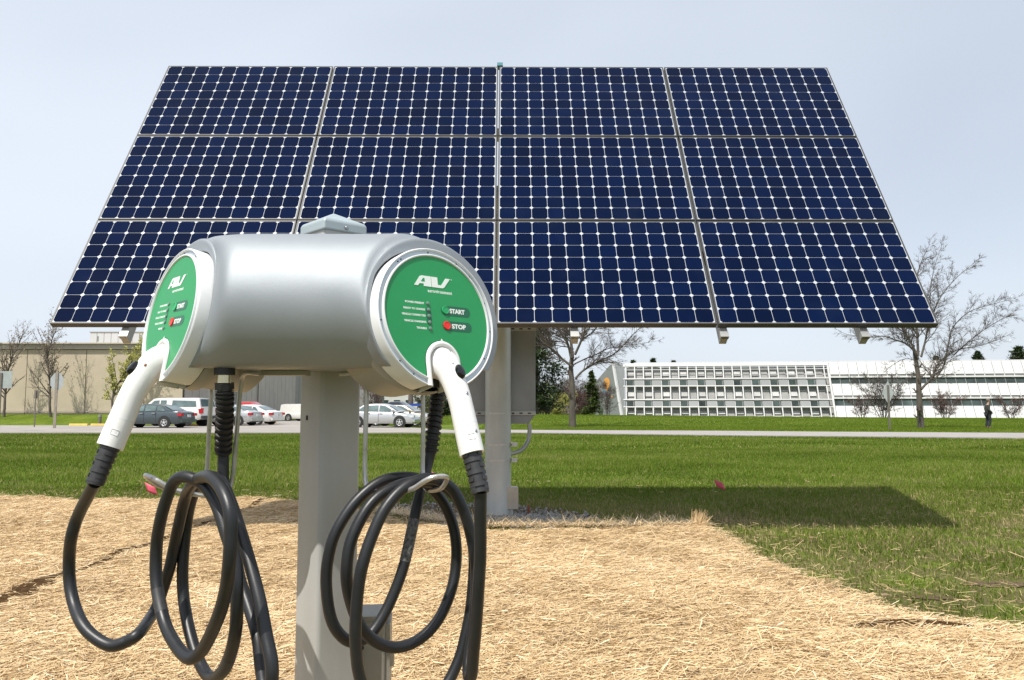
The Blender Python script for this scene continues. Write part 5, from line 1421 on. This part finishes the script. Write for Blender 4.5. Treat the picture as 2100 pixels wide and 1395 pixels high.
    def slope_glass(p, q, nm):
        (xa, za), (xb, zb_) = p, q; dx, dz = xb - xa, zb_ - za; l = math.hypot(dx, dz); nx, nz = -dz / l, dx / l
        if nz < 0: nx, nz = -nx, -nz
        if abs(nz) < .05: nx = 1 if xa > 0 else -1
        A = .14; B = .90; pts = []
        for f, s_ in ((A, -1), (A, 1), (B, 1), (B, -1)):
            x = xa + dx * f; z = za + dz * f; pts.append(T(x + nx * .025, s_ * cw(z) * .86, z + nz * .025))
        MB().add(pts, [(0, 1, 2, 3)]).build(nm, M['glassc'], t, fixn=False)
    slope_glass(cab[-1], cab[-2], 'windscreen'); slope_glass(cab[0], cab[1], 'rear_window')
    # lamps, bumpers, plate
    zl = .78 if kind == 'saloon' else (1.0 if kind == 'pickup' else .9)
    for sgn in (-1, 1):
        hh = .10 if kind == 'saloon' else .22
        MB().box(T(-hl + .09, sgn * hw_ * .84, zl + .02), (.26, .28 if kind == 'saloon' else .16, hh * 1.6), R=Matrix.Rotation(yaw, 3, 'Z')).build('tail_light', M['lampred'], t)
        MB().box(T(hl - .16, sgn * hw_ * .76, zl - .10), (.34, .30, .13), R=Matrix.Rotation(yaw, 3, 'Z')).build('headlight', M['lampw'], t)
    MB().box(T(-hl - .01, 0, .42 if kind != 'pickup' else .6), (.10, W_ * .92, .18), R=Matrix.Rotation(yaw, 3, 'Z')).build('bumper', mat if kind == 'saloon' else M['bumper'], t)
    MB().box(T(hl - .0, 0, .42 if kind != 'pickup' else .6), (.10, W_ * .86, .16), R=Matrix.Rotation(yaw, 3, 'Z')).build('bumper', mat if kind == 'saloon' else M['bumper'], t)
    MB().box(T(-hl - .03, 0, .72 if kind == 'saloon' else .85), (.06, .32, .15), R=Matrix.Rotation(yaw, 3, 'Z')).build('number_plate', M['bwhite'], t)
    wb_ = {'saloon': (-1.32, 1.38), 'pickup': (-1.75, 1.65), 'van': (-1.4, 1.5)}.get(kind, (-1.3, 1.3))
    r_ = np.array([ca, sa, 0]); u_ = np.array([0, 0, 1.])
    for x in wb_:
        for sgn in (-1, 1):
            n_ = np.array([-sa, ca, 0]) * sgn; c = np.array(T(x, sgn * (hw_ - .10), wr))
            MB().lathe([(wr + .07, .085), (wr + .07, .105), (0, .106)], np.array(T(x, sgn * (hw_ - .10), wr + .02)), r_, u_, n_, 24).build('wheel_arch', M['hole'], t)
            wo = MB().lathe([(wr * .62, .085), (wr * .66, .118), (wr * .96, .12), (wr, .10), (wr, -.10), (wr * .6, -.11)], c, r_, u_, n_, 24).build('wheel', M['tyre'], t)
            mb = MB(); mb.lathe([(wr * .64, .119), (wr * .58, .126), (wr * .54, .112)], c, r_, u_, n_, 24); mb.lathe([(0, .122), (wr * .14, .12), (wr * .15, .10)], c, r_, u_, n_, 10)
            for k in range(5):
                a = 2 * math.pi * k / 5 + .3; d_ = r_ * math.cos(a) + u_ * math.sin(a); e_ = -r_ * math.sin(a) + u_ * math.cos(a)
                mb.add([c + n_ * .118 + d_ * wr * .10 + e_ * wr * .11, c + n_ * .118 + d_ * wr * .10 - e_ * wr * .11, c + n_ * .122 + d_ * wr * .57 - e_ * wr * .085, c + n_ * .122 + d_ * wr * .57 + e_ * wr * .085], [(0, 1, 2, 3)])
            mb.build('rim', M['rim'], wo, fixn=False)
    for sgn in (-1, 1):
        if kind == 'saloon': mx_, mz_ = .95, 1.02
        elif kind == 'pickup': mx_, mz_ = 1.1, 1.3
        else: mx_, mz_ = 1.45, 1.15
        MB().box(T(mx_, sgn * (hw_ + .06), mz_), (.14, .18, .12), R=Matrix.Rotation(yaw, 3, 'Z')).build('mirror', mat, t)
    # door seams and handles
    dm = MB()
    for x in ((-.76, .02) if kind == 'saloon' else ((-.45, .17, 1.15) if kind == 'pickup' else (.4,))):
        for sgn in (-1, 1):
            dm.box(T(x, sgn * (hw_ + .001), zb + .42), (.018, .008, .62), R=Matrix.Rotation(yaw, 3, 'Z'))
    dm.build('door_seams', M['bumper'], t, fixn=False)
    for x in ((-.62, .18) if kind == 'saloon' else ((.3,) if kind == 'van' else (-.1, .35))):
        for sgn in (-1, 1):
            MB().box(T(x, sgn * (hw_ + .012), .88 if kind != 'pickup' else 1.08), (.2, .03, .035), R=Matrix.Rotation(yaw, 3, 'Z')).build('door_handle', M['rim'] if kind == 'saloon' else mat, t)
    return t
def paint(nm, c, m=.3): return pm(nm, c, .28, m, .02, 2, coat=.8)
gry = paint('graphite_paint', (.055, .075, .085)); wht = paint('white_paint', (.72, .71, .68), .0); slv = paint('silver_car_paint', (.50, .51, .51), .5); drk = paint('dark_blue_paint', (.012, .018, .03)); rd = paint('red_paint', (.45, .02, .02), .1); bg_ = paint('champagne_paint', (.45, .41, .34), .4)
car('parked_car', 'dark grey saloon parked on the road left of the corrugated sleeve', 316, 48.5, math.radians(180 - 8), 4.75, 1.78, 1.43, gry)
car('pickup_truck', 'white pickup truck with a windowed bed cap behind the dark grey saloon', 352, 53.0, math.radians(180 - 10), 5.7, 2.0, 1.86, wht, 'pickup')
car('parked_car', 'silver car largely hidden behind the corrugated sleeve of the left unit', 470, 55.0, math.radians(180 - 12), 4.5, 1.76, 1.43, slv)
car('parked_car', 'white saloon seen from behind between the hook wire and the hydrant', 512, 58.0, math.radians(180 - 14), 4.8, 1.82, 1.45, wht)
car('parked_car', 'red vehicle with dark roof behind the white saloon', 508, 62.0, math.radians(180 - 10), 4.8, 1.85, 1.70, rd)
car('van', 'plain white delivery van far back in the car park left of the post', 628, 82.0, math.radians(-20), 5.0, 1.9, 1.75, wht, 'van')
car('parked_car', 'silver saloon facing right, just right of the grey post', 786, 49.5, math.radians(-10), 4.5, 1.76, 1.45, slv)
car('parked_car', 'champagne car directly behind the nose of the silver saloon', 820, 53.0, math.radians(-10), 4.5, 1.76, 1.38, bg_)
car('parked_car', 'dark blue car behind the silver saloon by the right hook wire', 822, 57.5, math.radians(-12), 4.7, 1.8, 1.62, drk)

# ------------------------------------------------------------ walking person
def skin_obj(name, verts, edges, radii, mat, parent, sub=2):
    off = wloc(parent); me = bpy.data.meshes.new(name)
    me.from_pydata([tuple(np.array(v) - off) for v in verts], edges, []); me.materials.append(mat)
    o = bpy.data.objects.new(name, me); scene.collection.objects.link(o); o.parent = parent
    sk = o.modifiers.new('skin', 'SKIN'); sk.use_smooth_shade = True
    for i, d in enumerate(me.skin_vertices[0].data):
        r = radii[i]; d.radius = r if hasattr(r, '__len__') else (r, r); d.use_root = (i == 0)
    ss = o.modifiers.new('sub', 'SUBSURF'); ss.levels = sub; ss.render_levels = sub
    return o
Yp = 48.5; b = atY(2028, 878, Yp); z_ = terr1(b[0], Yp)
per = thing('person', 'person in dark jacket and trousers walking across the grass at the far right', 'person', (b[0], Yp, z_))
def Q(x, y, z): return np.array([b[0] + x, Yp + y, z_ + z])
# facing right and a little towards the camera, weight on one leg, head bowed
J = [Q(-.02, 0, .92), Q(-.03, 0, 1.12), Q(-.03, 0, 1.34), Q(.0, 0, 1.46), Q(.04, -.01, 1.54), Q(.06, -.01, 1.66),
     Q(-.02, -.17, 1.38), Q(-.10, -.22, 1.14), Q(.10, -.24, .96), Q(.17, -.22, .90),
     Q(-.02, .17, 1.38), Q(-.04, .22, 1.12), Q(.16, .20, .98), Q(.22, .18, .94),
     Q(-.01, -.10, .86), Q(.05, -.10, .48), Q(-.05, -.10, .08), Q(.10, -.10, .04),
     Q(-.01, .10, .86), Q(-.02, .10, .48), Q(-.10, .10, .08), Q(.04, .10, .04)]
Eg = [(0, 1), (1, 2), (2, 3), (3, 4), (4, 5), (2, 6), (6, 7), (7, 8), (8, 9), (2, 10), (10, 11), (11, 12), (12, 13), (0, 14), (14, 15), (15, 16), (16, 17), (0, 18), (18, 19), (19, 20), (20, 21)]
Rd = [.13, .12, .12, .055, .05, .095, .055, .045, .035, .035, .055, .045, .035, .035, .085, .06, .04, .035, .085, .06, .04, .035]
skin_obj('body', J, Eg, Rd, M['skin'], per)
jk = [0, 1, 2, 6, 7, 8, 10, 11, 12]; mp_ = {k: i for i, k in enumerate(jk)}
skin_obj('jacket', [J[k] + ([0, 0, -.06] if k == 0 else 0) for k in jk], [(mp_[a], mp_[c]) for a, c in Eg if a in mp_ and c in mp_], [(.19, .17), (.165, .15), (.165, .15), .085, .07, .055, .085, .07, .055], M['cloth_dk'], per)
tr_ = [0, 14, 15, 16, 18, 19, 20]; mp_ = {k: i for i, k in enumerate(tr_)}
skin_obj('trousers', [J[k] for k in tr_], [(mp_[a], mp_[c]) for a, c in Eg if a in mp_ and c in mp_], [.155, .11, .082, .065, .11, .082, .065], M['cloth_nv'], per)
for k, e in ((16, 17), (20, 21)):
    skin_obj('shoe', [J[k] + [-.03, 0, -.03], J[e] + [.03, 0, -.0]], [(0, 1)], [(.05, .05), (.04, .04)], M['shoe'], per, 1)
hd = Q(.045, -.01, 1.70)
mb = MB(); rgs = []
for i in range(7):
    a = -math.pi / 2 + math.pi * (i + .5) / 7; rr = .112 * math.cos(a)
    rgs.append([hd + np.array([rr * math.cos(2 * math.pi * k / 14) * 1.05 - .018, rr * .85 * math.sin(2 * math.pi * k / 14), .10 * math.sin(a) + .02 + .0 * k]) for k in range(14)])
mb.loft(rgs); mb.build('hair', M['hair'], per)
fc_ = hd + np.array([.085, 0, -.035])
MB().loft([[fc_ + np.array([x, .012 * math.cos(a), .02 * math.sin(a) - x * .3]) for a in (0, 1.57, 3.14, 4.71)] for x in (-.01, .012, .028)]).build('nose', M['skin'], per)
for s_ in (-1, 1):
    MB().box(fc_ + np.array([.0, .035 * s_, .02]), (.012, .022, .012)).build('eye', M['hole'], per)
    MB().box(hd + np.array([.0, .085 * s_, -.02]), (.03, .02, .05)).build('ear', M['skin'], per)
MB().box(fc_ + np.array([.002, 0, -.045]), (.014, .045, .008)).build('mouth', M['lampred'], per)

# dead leaves scattered over the worn grass
def leaves(n=70):
    mb = MB()
    for k in range(n):
        y = random.uniform(3.6, 12); x = random.uniform(.4, .68) * y if random.random() < .8 else random.uniform(-.6, .6) * y
        if inside(mat_poly, x, y): continue
        a = random.random() * 6.28; s = random.uniform(.008, .018); c = np.array([x, y, terr1(x, y) + .03 + random.random() * .015])
        R = Matrix.Rotation(a, 3, 'Z') @ Matrix.Rotation(random.uniform(-.6, .6), 3, 'X')
        mb.add([c + np.array(R @ Vector(q)) * s for q in ((-1.3, 0, 0), (-.3, -.6, .15), (.8, -.4, .1), (1.4, 0, .3), (.7, .5, .05), (-.4, .6, .2))], [(0, 1, 2, 3, 4, 5)])
    mb.build('dead_leaf', M['leaf'], None, fixn=False, kind='stuff', label='dry brown leaves scattered on the worn grass', cat='leaves')
leaves()
